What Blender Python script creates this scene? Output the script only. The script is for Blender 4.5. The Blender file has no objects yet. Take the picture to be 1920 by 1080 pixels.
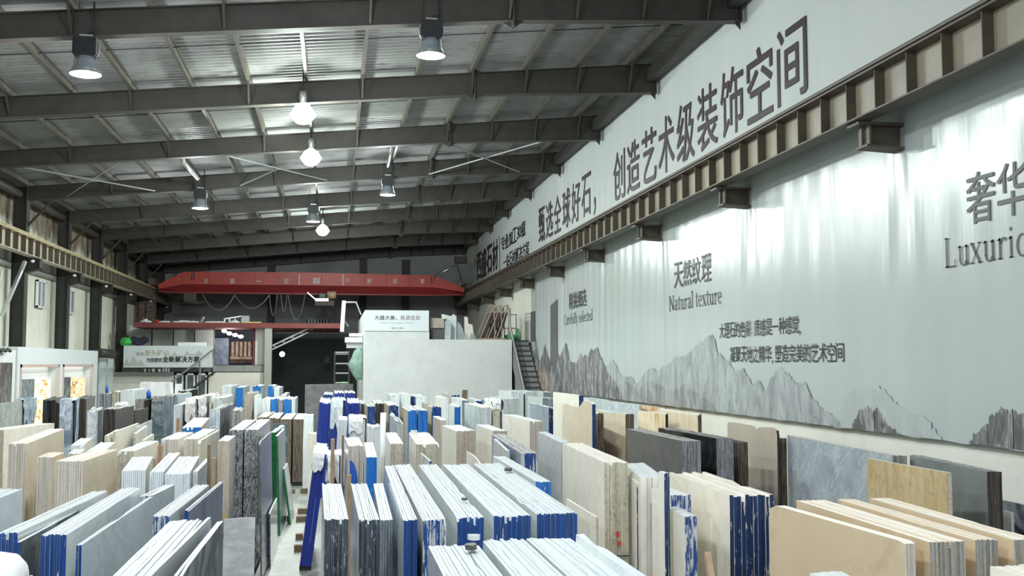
import bpy, bmesh, math, random
from mathutils import Vector, Matrix, Euler

# ------------------------------------------------------------------ camera, world, exposure
sc = bpy.context.scene
COL = sc.collection
CAM_H = 3.0
FOC = 2000.0                                   # focal length in pixels of the 1920x1080 frame
PITCH = math.atan(142 / FOC)
YAW = math.atan(334 / (FOC * math.cos(PITCH) + 142 * math.sin(PITCH)))
cam_d = bpy.data.cameras.new('camera'); cam = bpy.data.objects.new('camera', cam_d); COL.objects.link(cam)
cam_d.sensor_width = 36.0; cam_d.lens = FOC / 1920 * 36.0; cam_d.clip_end = 300
cam.location = (0, 0, CAM_H); cam.rotation_euler = (math.pi / 2 + PITCH, 0, -YAW)
sc.camera = cam
sc.view_settings.view_transform = 'Standard'; sc.view_settings.look = 'None'
sc.view_settings.gamma = 1.0; sc.view_settings.use_curve_mapping = False
sc.view_settings.exposure = 0.0
W = bpy.data.worlds.new('world'); sc.world = W; W.use_nodes = True
bg = W.node_tree.nodes['Background']; bg.inputs[0].default_value = (0.80, 0.93, 1.0, 1); bg.inputs[1].default_value = 1.4
LED_W, HID_W = 780.0, 1600.0                    # watts of one LED high bay, one discharge lamp

_fh = Vector((math.sin(YAW), math.cos(YAW), 0)); _up = Vector((0, 0, 1))
FWD = _fh * math.cos(PITCH) + _up * math.sin(PITCH); UPV = -_fh * math.sin(PITCH) + _up * math.cos(PITCH)
RGT = FWD.cross(UPV)
def at(x, y, X=None, Y=None, Z=None):
    """the point of the place seen at a photo pixel, on the plane X=, Y= or Z="""
    d = FWD + RGT * ((x - 960) / FOC) - UPV * ((y - 540) / FOC)
    t = X / d.x if X is not None else (Y / d.y if Y is not None else (Z - CAM_H) / d.z)
    return Vector((0, 0, CAM_H)) + d * t
rnd = random.Random(11)

# ------------------------------------------------------------------ helpers
def srgb(r, g, b):
    f = lambda c: (c / 255) / 12.92 if c <= 10 else (((c / 255) + .055) / 1.055) ** 2.4
    return (f(r), f(g), f(b), 1)

class MB:
    """collects shapes in one bmesh; build() links them as ONE mesh object"""
    def __init__(s): s.b = bmesh.new()
    def face(s, pts, mi=0):
        try:
            f = s.b.faces.new([s.b.verts.new(p) for p in pts]); f.material_index = mi; return f
        except ValueError: return None
    def box(s, x0, x1, y0, y1, z0, z1, mi=0, M=None):
        v = [Vector(p) for p in ((x0,y0,z0),(x1,y0,z0),(x1,y1,z0),(x0,y1,z0),(x0,y0,z1),(x1,y0,z1),(x1,y1,z1),(x0,y1,z1))]
        if M is not None: v = [M @ p for p in v]
        v = [s.b.verts.new(p) for p in v]
        for q in ((3,2,1,0),(4,5,6,7),(0,1,5,4),(1,2,6,5),(2,3,7,6),(3,0,4,7)):
            s.b.faces.new([v[i] for i in q]).material_index = mi
        return s
    def prism(s, outline, axis, a0, a1, mi=(0, 0)):
        """outline of (u,v): axis 'x' -> (y,z), 'y' -> (x,z), 'z' -> (x,y). mi = (caps, sides) or (caps, list)"""
        mk = {'x': lambda u, v, a: (a, u, v), 'y': lambda u, v, a: (u, a, v), 'z': lambda u, v, a: (u, v, a)}[axis]
        A = [s.b.verts.new(mk(u, v, a0)) for u, v in outline]; B = [s.b.verts.new(mk(u, v, a1)) for u, v in outline]
        n = len(A)
        s.b.faces.new(A[::-1]).material_index = mi[0]; s.b.faces.new(B).material_index = mi[0]
        for i in range(n):
            j = (i + 1) % n
            s.b.faces.new([A[i], A[j], B[j], B[i]]).material_index = mi[1][i] if isinstance(mi[1], (list, tuple)) else mi[1]
        return s
    def tube(s, pts, r, seg=8, mi=0, closed=True):
        pts = [Vector(p) for p in pts]; rings = []
        for i, p in enumerate(pts):
            t = (pts[min(i + 1, len(pts) - 1)] - pts[max(i - 1, 0)]).normalized()
            a = t.orthogonal().normalized() if i == 0 else (rings[-1][1] - t * rings[-1][1].dot(t)).normalized()
            c = t.cross(a); rr = r[i] if isinstance(r, (list, tuple)) else r
            rings.append(([s.b.verts.new(p + (a * math.cos(k * math.tau / seg) + c * math.sin(k * math.tau / seg)) * rr) for k in range(seg)], a))
        for (u, _), (w, _) in zip(rings, rings[1:]):
            for k in range(seg):
                f = s.b.faces.new([u[k], u[(k + 1) % seg], w[(k + 1) % seg], w[k]]); f.material_index = mi; f.smooth = seg > 6
        if closed:
            s.b.faces.new(rings[0][0][::-1]).material_index = mi; s.b.faces.new(rings[-1][0]).material_index = mi
        return s
    def bar(s, p, q, w, d=None, mi=0):
        """a square bar from p to q"""
        p, q = Vector(p), Vector(q); t = (q - p); L = t.length
        if L < 1e-6: return s
        M = Matrix.Translation(p) @ t.to_track_quat('Z', 'Y').to_matrix().to_4x4()
        d = d or w
        return s.box(-w/2, w/2, -d/2, d/2, 0, L, mi, M)
    def lathe(s, prof, seg=24, mi=0, c=(0, 0, 0), smooth=True):
        rings = [[s.b.verts.new((c[0] + r * math.cos(k * math.tau / seg), c[1] + r * math.sin(k * math.tau / seg), c[2] + z)) for k in range(seg)] for r, z in prof]
        for a, b in zip(rings, rings[1:]):
            for k in range(seg):
                f = s.b.faces.new([a[k], a[(k + 1) % seg], b[(k + 1) % seg], b[k]]); f.material_index = mi; f.smooth = smooth
        s.b.faces.new(rings[0][::-1]).material_index = mi; s.b.faces.new(rings[-1]).material_index = mi
        return s
    def build(s, name, mats, parent=None, loc=None, rot=None, recalc=True):
        if recalc: bmesh.ops.recalc_face_normals(s.b, faces=s.b.faces[:])
        me = bpy.data.meshes.new(name); s.b.to_mesh(me); s.b.free()
        for m in (mats if isinstance(mats, (list, tuple)) else [mats]): me.materials.append(m)
        o = bpy.data.objects.new(name, me); COL.objects.link(o)
        if parent is not None: o.parent = parent
        if loc is not None: o.location = loc
        if rot is not None: o.rotation_euler = rot
        return o

def tag(o, label, cat, group=None, kind=None):
    if label: o['label'] = label
    if cat: o['category'] = cat
    if group: o['group'] = group
    if kind: o['kind'] = kind
    return o
def thing(name, label, cat, loc=(0, 0, 0), rot=(0, 0, 0), group=None):
    o = bpy.data.objects.new(name, None); COL.objects.link(o); o.location = loc; o.rotation_euler = rot
    o.empty_display_size = .2
    return tag(o, label, cat, group)
def struct(o): o['kind'] = 'structure'; return o
def copy_tree(o, parent=None):
    c = o.copy(); COL.objects.link(c)
    if parent is not None: c.parent = parent
    for ch in list(o.children): copy_tree(ch, c)
    return c
ORD = ['first', 'second', 'third', 'fourth', 'fifth', 'sixth', 'seventh', 'eighth', 'ninth', 'tenth', 'eleventh', 'twelfth', 'thirteenth', 'fourteenth', 'fifteenth', 'sixteenth']

# ------------------------------------------------------------------ materials
class NT:
    def __init__(s, name):
        s.m = bpy.data.materials.new(name); s.m.use_nodes = True; s.t = s.m.node_tree
        s.p = s.t.nodes['Principled BSDF']; s.L = s.t.links
    def n(s, kind, **kw):
        x = s.t.nodes.new(kind)
        for k, v in kw.items(): setattr(x, k, v)
        return x
    def link(s, a, b): s.L.new(a, b)
    def coord(s, scale=(1, 1, 1), offset=True, rot=(0, 0, 0)):
        tc = s.n('ShaderNodeTexCoord'); mp = s.n('ShaderNodeMapping'); mp.inputs['Scale'].default_value = scale
        if any(rot):
            m0 = s.n('ShaderNodeMapping'); m0.inputs['Rotation'].default_value = rot; s.link(tc.outputs['Object'], m0.inputs['Vector']); s.link(m0.outputs[0], mp.inputs['Vector'])
        else: s.link(tc.outputs['Object'], mp.inputs['Vector'])
        if offset:
            oi = s.n('ShaderNodeObjectInfo'); ml = s.n('ShaderNodeMath', operation='MULTIPLY'); ml.inputs[1].default_value = 37.0
            s.link(oi.outputs['Random'], ml.inputs[0]); cb = s.n('ShaderNodeCombineXYZ')
            s.link(ml.outputs[0], cb.inputs[0]); s.link(ml.outputs[0], cb.inputs[1]); s.link(ml.outputs[0], cb.inputs[2])
            s.link(cb.outputs[0], mp.inputs['Location'])
        return mp.outputs[0]
    def noise(s, vec, scale=3, detail=4, rough=.55, dist=0):
        x = s.n('ShaderNodeTexNoise'); x.inputs['Scale'].default_value = scale; x.inputs['Detail'].default_value = detail
        x.inputs['Roughness'].default_value = rough; x.inputs['Distortion'].default_value = dist
        s.link(vec, x.inputs['Vector']); return x.outputs['Fac']
    def ramp(s, fac, stops):
        x = s.n('ShaderNodeValToRGB'); e = x.color_ramp.elements
        e[0].position, e[0].color = stops[0]; e[1].position, e[1].color = stops[-1]
        for p, c in stops[1:-1]:
            k = e.new(p); k.color = c
        s.link(fac, x.inputs[0]); return x.outputs[0]
    def mix(s, fac, a, b, mode='MIX'):
        x = s.n('ShaderNodeMix', data_type='RGBA', blend_type=mode)
        for v, i in ((fac, 0), (a, 6), (b, 7)):
            if isinstance(v, (int, float)): x.inputs[i].default_value = v
            elif isinstance(v, tuple): x.inputs[i].default_value = v
            else: s.link(v, x.inputs[i])
        return x.outputs[2]
    def bump(s, h, strength=.3, dist=.01):
        x = s.n('ShaderNodeBump'); x.inputs['Strength'].default_value = strength; x.inputs['Distance'].default_value = dist
        s.link(h, x.inputs['Height']); s.link(x.outputs[0], s.p.inputs['Normal'])
    def done(s, color, rough=.5, metal=0, spec=.5):
        if isinstance(color, tuple): s.p.inputs['Base Color'].default_value = color
        else: s.link(color, s.p.inputs['Base Color'])
        s.p.inputs['Roughness'].default_value = rough; s.p.inputs['Metallic'].default_value = metal
        s.p.inputs['Specular IOR Level'].default_value = spec
        return s.m
K0, K1 = (0, 0, 0, 1), (1, 1, 1, 1)
def plain(name, rgb, rough=.5, metal=0, var=.12, scale=6, spec=.5):
    t = NT(name); c = srgb(*rgb); f = t.noise(t.coord((1, 1, 1)), scale, 5)
    lo = tuple(v * (1 - var) for v in c[:3]) + (1,); hi = tuple(min(1, v * (1 + var)) for v in c[:3]) + (1,)
    return t.done(t.ramp(f, [(.3, lo), (.7, hi)]), rough, metal, spec)
def glow(name, rgb, strength):
    t = NT(name); c = srgb(*rgb); t.p.inputs['Emission Color'].default_value = c; t.p.inputs['Emission Strength'].default_value = strength
    return t.done(c, .4)
def stone(name, a, b, vein=None, vscale=1.2, vwidth=.06, scale=2.0, aniso=(1, 1, 1), rough=.18, vrot=(0, 0, 0), vaniso=(1, 1, 1), vamt=.8, grain=0, bumpy=0, spec=.5, dist=1.2):
    """cut stone: two-tone clouds, thin veins, optional fine grain"""
    t = NT(name); A, B = srgb(*a), srgb(*b)
    col = t.ramp(t.noise(t.coord(aniso), scale, 6, .6, .4), [(.32, A), (.68, B)])
    if vein:
        f = t.noise(t.coord(vaniso, rot=vrot), vscale, 7, .6, dist)
        k = t.ramp(f, [(.5 - vwidth, K0), (.5, (vamt, vamt, vamt, 1)), (.5 + vwidth, K0)])
        col = t.mix(k, col, srgb(*vein))
    if grain:
        g = t.noise(t.coord((1, 1, 1)), 160, 2, .5)
        k = t.ramp(g, [(.4, (1 - grain,) * 3 + (1,)), (.62, (1 + grain * .6,) * 3 + (1,))])
        col = t.mix(1.0, col, k, 'MULTIPLY')
    if bumpy: t.bump(t.noise(t.coord((1, 1, 1)), 40, 5, .65), bumpy, .01)
    return t.done(col, rough, 0, spec)
def streak(name, a, b, freq=55, along=.8, c=None, cw=.08, rough=.8, bumpy=.35, dirt=.72):
    """sawn slab ends: narrow upright bands across the bundle"""
    t = NT(name); v = t.coord((freq, along, along)); f = t.noise(v, 1.0, 3, .6, .15)
    col = t.ramp(f, [(.36, srgb(*a)), (.6, srgb(*b))])
    g = t.noise(t.coord((3, 9, 9)), 3, 5, .7)
    col = t.mix(1.0, col, t.ramp(g, [(.3, (dirt,) * 3 + (1,)), (.62, (1.05,) * 3 + (1,))]), 'MULTIPLY')
    if c:
        k = t.ramp(t.noise(t.coord((14, 3, 6)), 2.2, 6, .7), [(.5 + cw, K0), (.56 + cw, K1)])
        col = t.mix(k, col, srgb(*c))
    t.bump(f, bumpy, .01)
    return t.done(col, rough, 0, .3)
def painted(name, blue, chip=(225, 230, 230), amount=.63, band=None):
    """slab ends brushed with blue sealing paint, chipped to bare stone in places"""
    t = NT(name); A = srgb(*blue); B = tuple(v * 1.5 for v in A[:3]) + (1,)
    f = t.noise(t.coord((60, 2, 2)), 1.0, 3, .6)
    col = t.ramp(f, [(.35, A), (.65, B)])
    k = t.ramp(t.noise(t.coord((16, 8, 2.6)), 1.7, 7, .72), [(amount, K0), (amount + .03, K1)])
    col = t.mix(k, col, srgb(*chip))
    t.bump(f, .3, .01)
    return t.done(col, .45, 0, .4)

M = {}
# --- polished faces
M['white'] = stone('white_marble', (206, 213, 212), (222, 228, 227), vein=(176, 184, 186), vscale=1.1, vwidth=.03, vaniso=(1, .6, 1.2), vamt=.35, rough=.16)
M['silver'] = stone('silver_marble', (184, 194, 196), (202, 210, 211), vein=(158, 168, 172), vscale=.9, vwidth=.05, vrot=(.5, 0, 0), vaniso=(1, .5, 1.6), vamt=.35, rough=.14)
M['diagonal'] = stone('diagonal_white_marble', (205, 207, 207), (224, 226, 226), vein=(176, 176, 178), vscale=2.2, vwidth=.12, vrot=(.75, 0, 0), vaniso=(1, .35, 3.2), vamt=.7, rough=.3, dist=.3)
M['cream'] = stone('cream_marble', (232, 227, 212), (241, 237, 225), vein=(206, 196, 174), vscale=1.0, vwidth=.04, vamt=.3, rough=.2)
M['yellowish'] = stone('ivory_marble', (222, 219, 198), (236, 234, 218), vein=(205, 196, 165), vscale=1.1, vwidth=.05, vamt=.35, rough=.22)
M['beige'] = stone('beige_limestone', (198, 186, 162), (212, 200, 177), vein=(176, 158, 126), vscale=1.2, vwidth=.05, vamt=.35, scale=1.2, rough=.3)
M['sand'] = stone('sand_limestone', (198, 178, 147), (210, 191, 161), vein=(172, 146, 108), vscale=.8, vwidth=.05, vaniso=(1, .6, 1), vamt=.4, scale=1.0, rough=.35)
M['ochre'] = stone('ochre_travertine', (178, 156, 112), (198, 178, 138), vein=(120, 100, 70), vscale=2.4, vwidth=.03, vaniso=(1, 3.5, .8), aniso=(1, 3, .5), vamt=.5, scale=2.5, grain=.12, rough=.4)
M['honey'] = stone('honey_onyx', (190, 158, 110), (222, 204, 168), vein=(236, 228, 208), vscale=1.5, vwidth=.1, vaniso=(1, 3.2, .4), aniso=(1, 3, .4), scale=1.6, rough=.3)
M['peach'] = stone('peach_onyx', (214, 178, 140), (226, 208, 184), vein=(184, 130, 90), vscale=1.4, vwidth=.08, rough=.4)
M['taupe'] = stone('taupe_limestone', (168, 158, 144), (188, 178, 164), vein=(150, 138, 124), vscale=1.0, vwidth=.04, vaniso=(1, 1.4, .7), vamt=.3, scale=1.0, rough=.4)
M['tan'] = stone('tan_marble', (200, 185, 157), (218, 205, 180), vein=(232, 228, 216), vscale=1.1, vwidth=.04, vaniso=(1, 1.4, .6), vamt=.5, rough=.3)
M['grey'] = stone('grey_marble', (142, 153, 159), (174, 183, 187), vein=(208, 213, 214), vscale=2.6, vwidth=.02, vrot=(.8, 0, 0), vaniso=(1, .7, 2.2), vamt=.7, rough=.3, scale=2.6, grain=.12, dist=.5)
M['cloudy'] = stone('cloudy_grey_marble', (146, 154, 148), (188, 194, 187), vein=(104, 110, 108), vscale=2.6, vwidth=.05, vrot=(-.8, 0, 0), vaniso=(1, .6, 1.8), vamt=.6, scale=2.2, rough=.3, dist=1.0)
M['storm'] = stone('storm_grey_marble', (84, 90, 97), (142, 148, 153), vein=(40, 45, 51), vscale=1.7, vwidth=.1, vrot=(-.7, 0, 0), vaniso=(1, .5, 1.8), vamt=.95, scale=2.6, rough=.35, dist=.7, spec=.3)
M['bluegrey'] = stone('blue_grey_marble', (108, 122, 140), (142, 152, 164), vein=(176, 182, 188), vscale=1.4, vwidth=.04, vaniso=(1, 2, .5), vamt=.5, rough=.2)
M['charcoal'] = stone('charcoal_granite', (74, 75, 74), (92, 92, 90), vein=(104, 104, 100), vscale=1.8, vwidth=.05, vrot=(.5, 0, 0), vaniso=(1, 2, .6), vamt=.5, scale=1.6, rough=.35)
M['black'] = stone('black_granite', (20, 20, 22), (34, 34, 36), vein=(60, 62, 66), vscale=1.4, vwidth=.03, vamt=.5, rough=.12)
M['basalt'] = stone('basalt', (98, 106, 104), (120, 127, 124), grain=.18, scale=2.5, rough=.55)
M['brown'] = stone('brown_marble', (92, 80, 72), (126, 113, 101), vein=(150, 138, 124), vscale=1.6, vwidth=.05, vaniso=(1, 2, .6), aniso=(1, 2, .6), vamt=.5, rough=.35)
M['plum'] = stone('plum_brown_granite', (62, 54, 52), (84, 74, 70), grain=.15, rough=.3)
M['green'] = plain('green_resin', (22, 112, 62), .3, var=.3)
M['teal'] = stone('teal_grey_glass_stone', (70, 88, 92), (110, 126, 128), vein=(150, 160, 160), vscale=1.2, vwidth=.04, rough=.15)
M['navy'] = stone('navy_film_stone', (48, 62, 96), (78, 92, 122), vein=(120, 124, 136), vscale=1.0, vwidth=.08, vaniso=(1, 2, .5), rough=.2)
M['film'] = stone('pale_film', (168, 180, 186), (196, 206, 210), vein=(224, 230, 232), vscale=2.5, vwidth=.08, rough=.15, bumpy=.2)
# --- sawn top edges
M['t_white'] = stone('white_sawn_edge', (174, 181, 182), (190, 197, 198), vein=(160, 165, 166), vscale=4, vwidth=.02, vamt=.3, scale=5, rough=.75, bumpy=.1)
M['t_cream'] = stone('cream_sawn_edge', (194, 189, 178), (208, 204, 195), vein=(190, 181, 163), vscale=5, vwidth=.03, vamt=.3, scale=5, rough=.8, bumpy=.15)
M['t_beige'] = stone('beige_sawn_edge', (204, 197, 182), (218, 212, 199), scale=6, rough=.8, bumpy=.2)
M['t_grey'] = stone('grey_sawn_edge', (150, 150, 146), (184, 183, 178), vein=(104, 102, 98), vscale=6, vwidth=.05, scale=7, rough=.85, bumpy=.4)
M['t_dark'] = stone('dark_sawn_edge', (60, 58, 56), (96, 93, 90), scale=7, rough=.8, bumpy=.3)
# --- slab ends
M['e_white'] = streak('white_slab_ends', (204, 210, 214), (218, 223, 226), 50, dirt=.93, bumpy=.15)
M['e_pale'] = streak('pale_grey_slab_ends', (176, 182, 184), (202, 206, 206), 50, dirt=.86, bumpy=.2)
M['e_cream'] = streak('cream_slab_ends', (176, 170, 150), (206, 200, 184), 45, c=(120, 112, 92), cw=.1)
M['e_beige'] = streak('beige_slab_ends', (174, 166, 156), (212, 204, 194), 60, dirt=.86)
M['e_rose'] = streak('rose_beige_slab_ends', (178, 164, 150), (200, 188, 174), 38)
M['e_grey'] = streak('grey_slab_ends', (118, 118, 114), (170, 168, 162), 60, c=(150, 128, 98), cw=.12)
M['e_slate'] = streak('slate_slab_ends', (44, 52, 60), (96, 104, 112), 45, along=2, c=(150, 156, 160), cw=.07)
M['e_steel'] = streak('steel_grey_slab_ends', (116, 122, 128), (158, 164, 170), 45)
M['e_granite'] = streak('granite_slab_ends', (108, 112, 117), (166, 169, 173), 60, along=6, c=(40, 41, 44), cw=.12, bumpy=.8)
M['e_brown'] = streak('brown_slab_ends', (72, 62, 54), (132, 120, 106), 55, along=3, c=(168, 158, 146), cw=.12, bumpy=.7)
M['e_dark'] = streak('dark_slab_ends', (38, 35, 33), (78, 72, 66), 60, c=(120, 114, 108), cw=.12)
M['e_blue'] = painted('blue_painted_ends', (16, 58, 118))
M['e_sky'] = painted('bright_blue_painted_ends', (24, 98, 168), amount=.66)
M['e_royal'] = painted('royal_blue_painted_ends', (24, 44, 122), amount=.74)
M['e_navy'] = painted('dark_blue_painted_ends', (20, 54, 104), chip=(170, 172, 172), amount=.6)
M['e_bluechip'] = painted('worn_blue_painted_ends', (20, 60, 118), chip=(196, 200, 204), amount=.5)
M['e_navychip'] = painted('worn_dark_blue_ends', (18, 42, 82), chip=(214, 208, 194), amount=.58)
t = NT('wavy_veined_ends'); f = t.noise(t.coord((2, 2, 15), rot=(0, .5, 0)), 1.0, 3, .5, 1.4)
M['e_veined'] = t.done(t.ramp(f, [(.36, srgb(58, 62, 67)), (.46, srgb(120, 124, 128)), (.6, srgb(162, 165, 168))]), .65); t.bump(f, .25, .01)
M['veined'] = stone('veined_grey_marble', (128, 132, 136), (176, 180, 182), vein=(72, 76, 82), vscale=2.2, vwidth=.07, vrot=(.7, 0, 0), vaniso=(1, .5, 2), vamt=.8, rough=.2)

M['steel'] = plain('dark_painted_steel', (57, 54, 48), .55, .0, .2, 3)
M['steel_dk'] = plain('sooty_steel', (50, 48, 44), .6, 0, .2, 3)
M['purlin'] = plain('galvanised_purlin', (88, 84, 76), .5, .2, .2, 3)
M['girder'] = plain('khaki_painted_steel', (142, 136, 118), .5, 0, .14, 2)
M['girder_pale'] = plain('pale_khaki_steel', (178, 170, 150), .5, 0, .14, 2)
M['girder_dk'] = plain('brown_painted_steel', (78, 70, 58), .55, 0, .2, 3)
M['rail_tan'] = plain('rusty_rail', (196, 182, 148), .5, 0, .15, 3)
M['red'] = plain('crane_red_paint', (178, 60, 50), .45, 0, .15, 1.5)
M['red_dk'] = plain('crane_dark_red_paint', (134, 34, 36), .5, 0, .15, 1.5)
M['black_metal'] = plain('black_lamp_metal', (26, 29, 33), .45, 0, .2, 6)
M['alu'] = plain('bare_aluminium', (190, 194, 194), .3, .8, .08, 6)
M['wood'] = plain('raw_timber', (156, 132, 106), .8, 0, .2, 9)
M['wood_dk'] = plain('grey_old_timber', (116, 98, 80), .85, 0, .2, 9)
M['wood_red'] = plain('reddish_timber', (160, 122, 96), .8, 0, .2, 9)
M['plaster'] = stone('white_plaster', (206, 209, 207), (214, 217, 215), vein=(190, 192, 189), vscale=1.4, vwidth=.03, vamt=.3, scale=1.4, rough=.85, bumpy=.05)
M['panelw'] = plain('white_board', (206, 213, 213), .5, 0, .03, 1)
M['creamw'] = stone('cream_render', (206, 202, 190), (222, 218, 208), scale=.8, rough=.85)
M['greenish'] = plain('pale_panel', (196, 204, 194), .6, 0, .06, .8)
M['ink'] = plain('printed_black_ink', (36, 36, 38), .45, 0, .1, 2)
M['inkbrown'] = plain('printed_brown_ink', (56, 44, 46), .45, 0, .1, 2)
M['ink_grey'] = plain('printed_grey_ink', (138, 134, 132), .5, 0, .06, 2)
M['ink_pale'] = plain('printed_pale_ink', (182, 180, 178), .5, 0, .06, 2)
M['ink_gold'] = plain('printed_gold_ink', (176, 160, 138), .5, 0, .06, 2)
M['paint_white'] = plain('worn_white_paint', (206, 190, 186), .6, 0, .2, 4)
M['concrete_step'] = stone('dark_concrete', (92, 94, 96), (122, 124, 124), scale=5, rough=.85, bumpy=.2)
M['net'] = plain('green_mesh_cloth', (128, 158, 142), .8, 0, .25, 6)
M['cloth'] = plain('white_cloth', (214, 208, 204), .85, 0, .06, 4)
M['plastic'] = plain('white_plastic_sheet', (228, 230, 230), .35, 0, .05, 5)
M['bluefilm'] = stone('blue_grey_plastic_sheet', (112, 130, 150), (150, 166, 180), vein=(206, 212, 216), vscale=2.4, vwidth=.06, vaniso=(1, 2, .6), vamt=.7, rough=.25, bumpy=.2)
M['bright_green'] = plain('bright_green_plastic', (60, 176, 84), .5, 0, .1, 5)
M['bright_blue'] = plain('bright_blue_plastic', (30, 84, 176), .4, 0, .1, 5)
M['pane'] = plain('window_pane', (92, 104, 104), .08, 0, .1, 2)
M['darkgreen'] = plain('dark_cladding', (144, 145, 146), .7, 0, .15, .6)
M['rust'] = plain('red_brown_fascia', (112, 52, 50), .7, 0, .2, 2)
M['yellow'] = plain('yellow_board', (196, 170, 92), .7, 0, .15, 5)
M['pipe'] = plain('grey_pipe', (150, 150, 146), .5, .3, .1, 3)
M['brick'] = stone('reddish_rubble_wall', (104, 88, 80), (140, 122, 110), vein=(84, 62, 54), vscale=2.2, vwidth=.1, rough=.9, bumpy=.4)
M['red_mark'] = plain('red_crayon', (196, 62, 54), .7, 0, .2, 8)
M['orange_mark'] = plain('faded_red_print', (206, 150, 124), .7, 0, .2, 8)
M['prism'] = glow('prismatic_glass', (226, 250, 232), 4.0)
M['lens'] = glow('lamp_lens', (240, 248, 255), 14.0)
M['bowl'] = glow('discharge_bulb', (232, 255, 236), 22.0)
M['globe'] = glow('globe_lamp', (255, 255, 250), 3.5)

# ------------------------------------------------------------------ the hall
BAY0, BAY = 13.24, 5.357
RAFT_Y = [BAY0 + BAY * k for k in range(10)]             # 13.2 ... 61.5
XL, XR, YN, YF = -9.95, 7.60, -8.0, 62.0
def ztop(x): return 9.66 + .0967 * (x - 3.11)
def zbot(x): return 8.0 + 1.15 / 12.61 * (x + 9.5) if x < 3.11 else 9.15 + .22 / 4.3 * (x - 3.11)

t = NT('dusty_concrete_floor')
c = t.ramp(t.noise(t.coord((1, 1, 1), False), .7, 6, .6), [(.3, srgb(116, 117, 110)), (.7, srgb(142, 145, 138))])
c = t.mix(t.ramp(t.noise(t.coord((1, 1, 1), False), 3.0, 6, .7), [(.52, K0), (.62, (.5,) * 3 + (1,))]), c, srgb(158, 159, 153))
M['floor'] = t.done(c, .5)
struct(MB().box(XL - .3, XR + .3, YN, YF + .3, -.2, 0).build('floor', M['floor']))

# left wall: pale cladding low down, stained concrete high up
t = NT('stained_left_wall')
tc = t.coord((1, 1, 1), False); sep = t.n('ShaderNodeSeparateXYZ'); t.link(tc, sep.inputs[0])
n1 = t.noise(t.coord((1, 1.2, .35), False), .8, 7, .65)
add = t.n('ShaderNodeMath', operation='MULTIPLY_ADD'); add.inputs[1].default_value = 2.2
t.link(n1, add.inputs[0]); t.link(sep.outputs[2], add.inputs[2])
low = t.ramp(n1, [(.3, srgb(190, 191, 175)), (.65, srgb(217, 218, 204))])
high = t.ramp(t.noise(t.coord((1, 1, .5), False), 1.6, 7, .7), [(.35, srgb(84, 74, 62)), (.55, srgb(134, 122, 104)), (.7, srgb(176, 168, 148))])
gt = t.n('ShaderNodeMapRange'); gt.inputs[1].default_value = 8.35; gt.inputs[2].default_value = 8.6; t.link(add.outputs[0], gt.inputs[0])
M['wall_left'] = t.done(t.mix(gt.outputs[0], low, high), .75)
w = MB()
for k in range(int((YF - 6) / .25)):                     # ribbed cladding sheets
    y0 = 6 + k * .25
    w.prism([(XL, y0), (XL + .014, y0 + .02), (XL + .014, y0 + .09), (XL, y0 + .11), (XL, y0 + .25), (XL - .2, y0 + .25), (XL - .2, y0)], 'z', 0, 6.05)
w.box(XL - .2, XL, 6, YF, 6.05, 8.6)
struct(w.build('wall_left', M['wall_left']))
struct(MB().box(XR, XR + .25, 2, YF, 0, 10.4).build('wall_right', stone('whitewashed_wall', (208, 208, 197), (219, 219, 209), vein=(186, 184, 174), vscale=.9, vwidth=.008, vaniso=(1, 1, .25), vamt=.3, scale=.7, rough=.8)))
struct(MB().box(XL - .2, XR + .25, YF, YF + .25, 0, 10.6).build('wall_back', M['darkgreen']))
# left wall ledge pipe and slabs of broken render
struct(MB().tube([(XL + .12, 10, 6.05), (XL + .12, YF, 6.05)], .1, 8).build('trim_left_ledge', M['pipe']))
struct(MB().tube([(XL + .35, 10, 8.2), (XL + .35, YF, 8.2)], .13, 8).build('trim_left_gutter', M['steel']))

# roof: corrugated sheets on purlins on rafters
prof = []; y = YN
while y < YF:
    prof += [(y, 0), (y + .05, .035), (y + .13, .035), (y + .18, 0)]; y += .223
m = MB(); xa, xb = -10.3, 7.75
A = [m.b.verts.new((xa, p, ztop(xa) + .21 + q)) for p, q in prof]; B = [m.b.verts.new((xb, p, ztop(xb) + .21 + q)) for p, q in prof]
for i in range(len(A) - 1): m.b.faces.new([A[i], A[i + 1], B[i + 1], B[i]])
M['roofing'] = stone('zinc_roof_sheet', (122, 124, 122), (138, 140, 138), vein=(96, 94, 90), vscale=.8, vwidth=.04, vamt=.4, vaniso=(.4, 1, 1), scale=.5, rough=.5)
o = m.build('ceiling', M['roofing'], recalc=False); struct(o)

PX = [-0.68 + 1.24 * k for k in range(-7, 7)]
pn = len(PX)
for i, x in enumerate(PX):
    z = ztop(x); k = pn - i
    o = MB().prism([(x - .035, z), (x + .035, z), (x + .035, z + .025), (x - .01, z + .025), (x - .01, z + .175), (x + .035, z + .175), (x + .035, z + .2), (x - .035, z + .2)], 'y', YN, YF).build('roof_purlin', M['purlin'])
    tag(o, f'galvanised roof purlin, {ORD[k - 1]} from the white banner wall', 'purlin', 'purlins under the roof sheets')
for j, (ya, yb) in enumerate(zip(RAFT_Y, RAFT_Y[1:])):
    ym = (ya + yb) / 2
    o = MB().tube([(-9.6, ym, ztop(-9.6) + .12), (7.2, ym, ztop(7.2) + .12)], .013, 6).build('sag_rod', M['steel_dk'])
    tag(o, f'thin steel rod across the roof purlins in the {ORD[j]} roof bay from the front', 'rod', 'rods between the purlins')
near_word = ['nearest the camera overhead', 'crossing the top of the picture', 'second across the picture from the top', 'third across the picture from the top', 'fourth across the picture from the top', 'fifth across the picture from the top', 'sixth across the picture from the top', 'just in front of the red crane', 'above the red crane', 'against the dark back wall']
XS = [-9.5, -7, -4.5, -2, .5, 3.11, 4.6, 6, 7.42]
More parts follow.
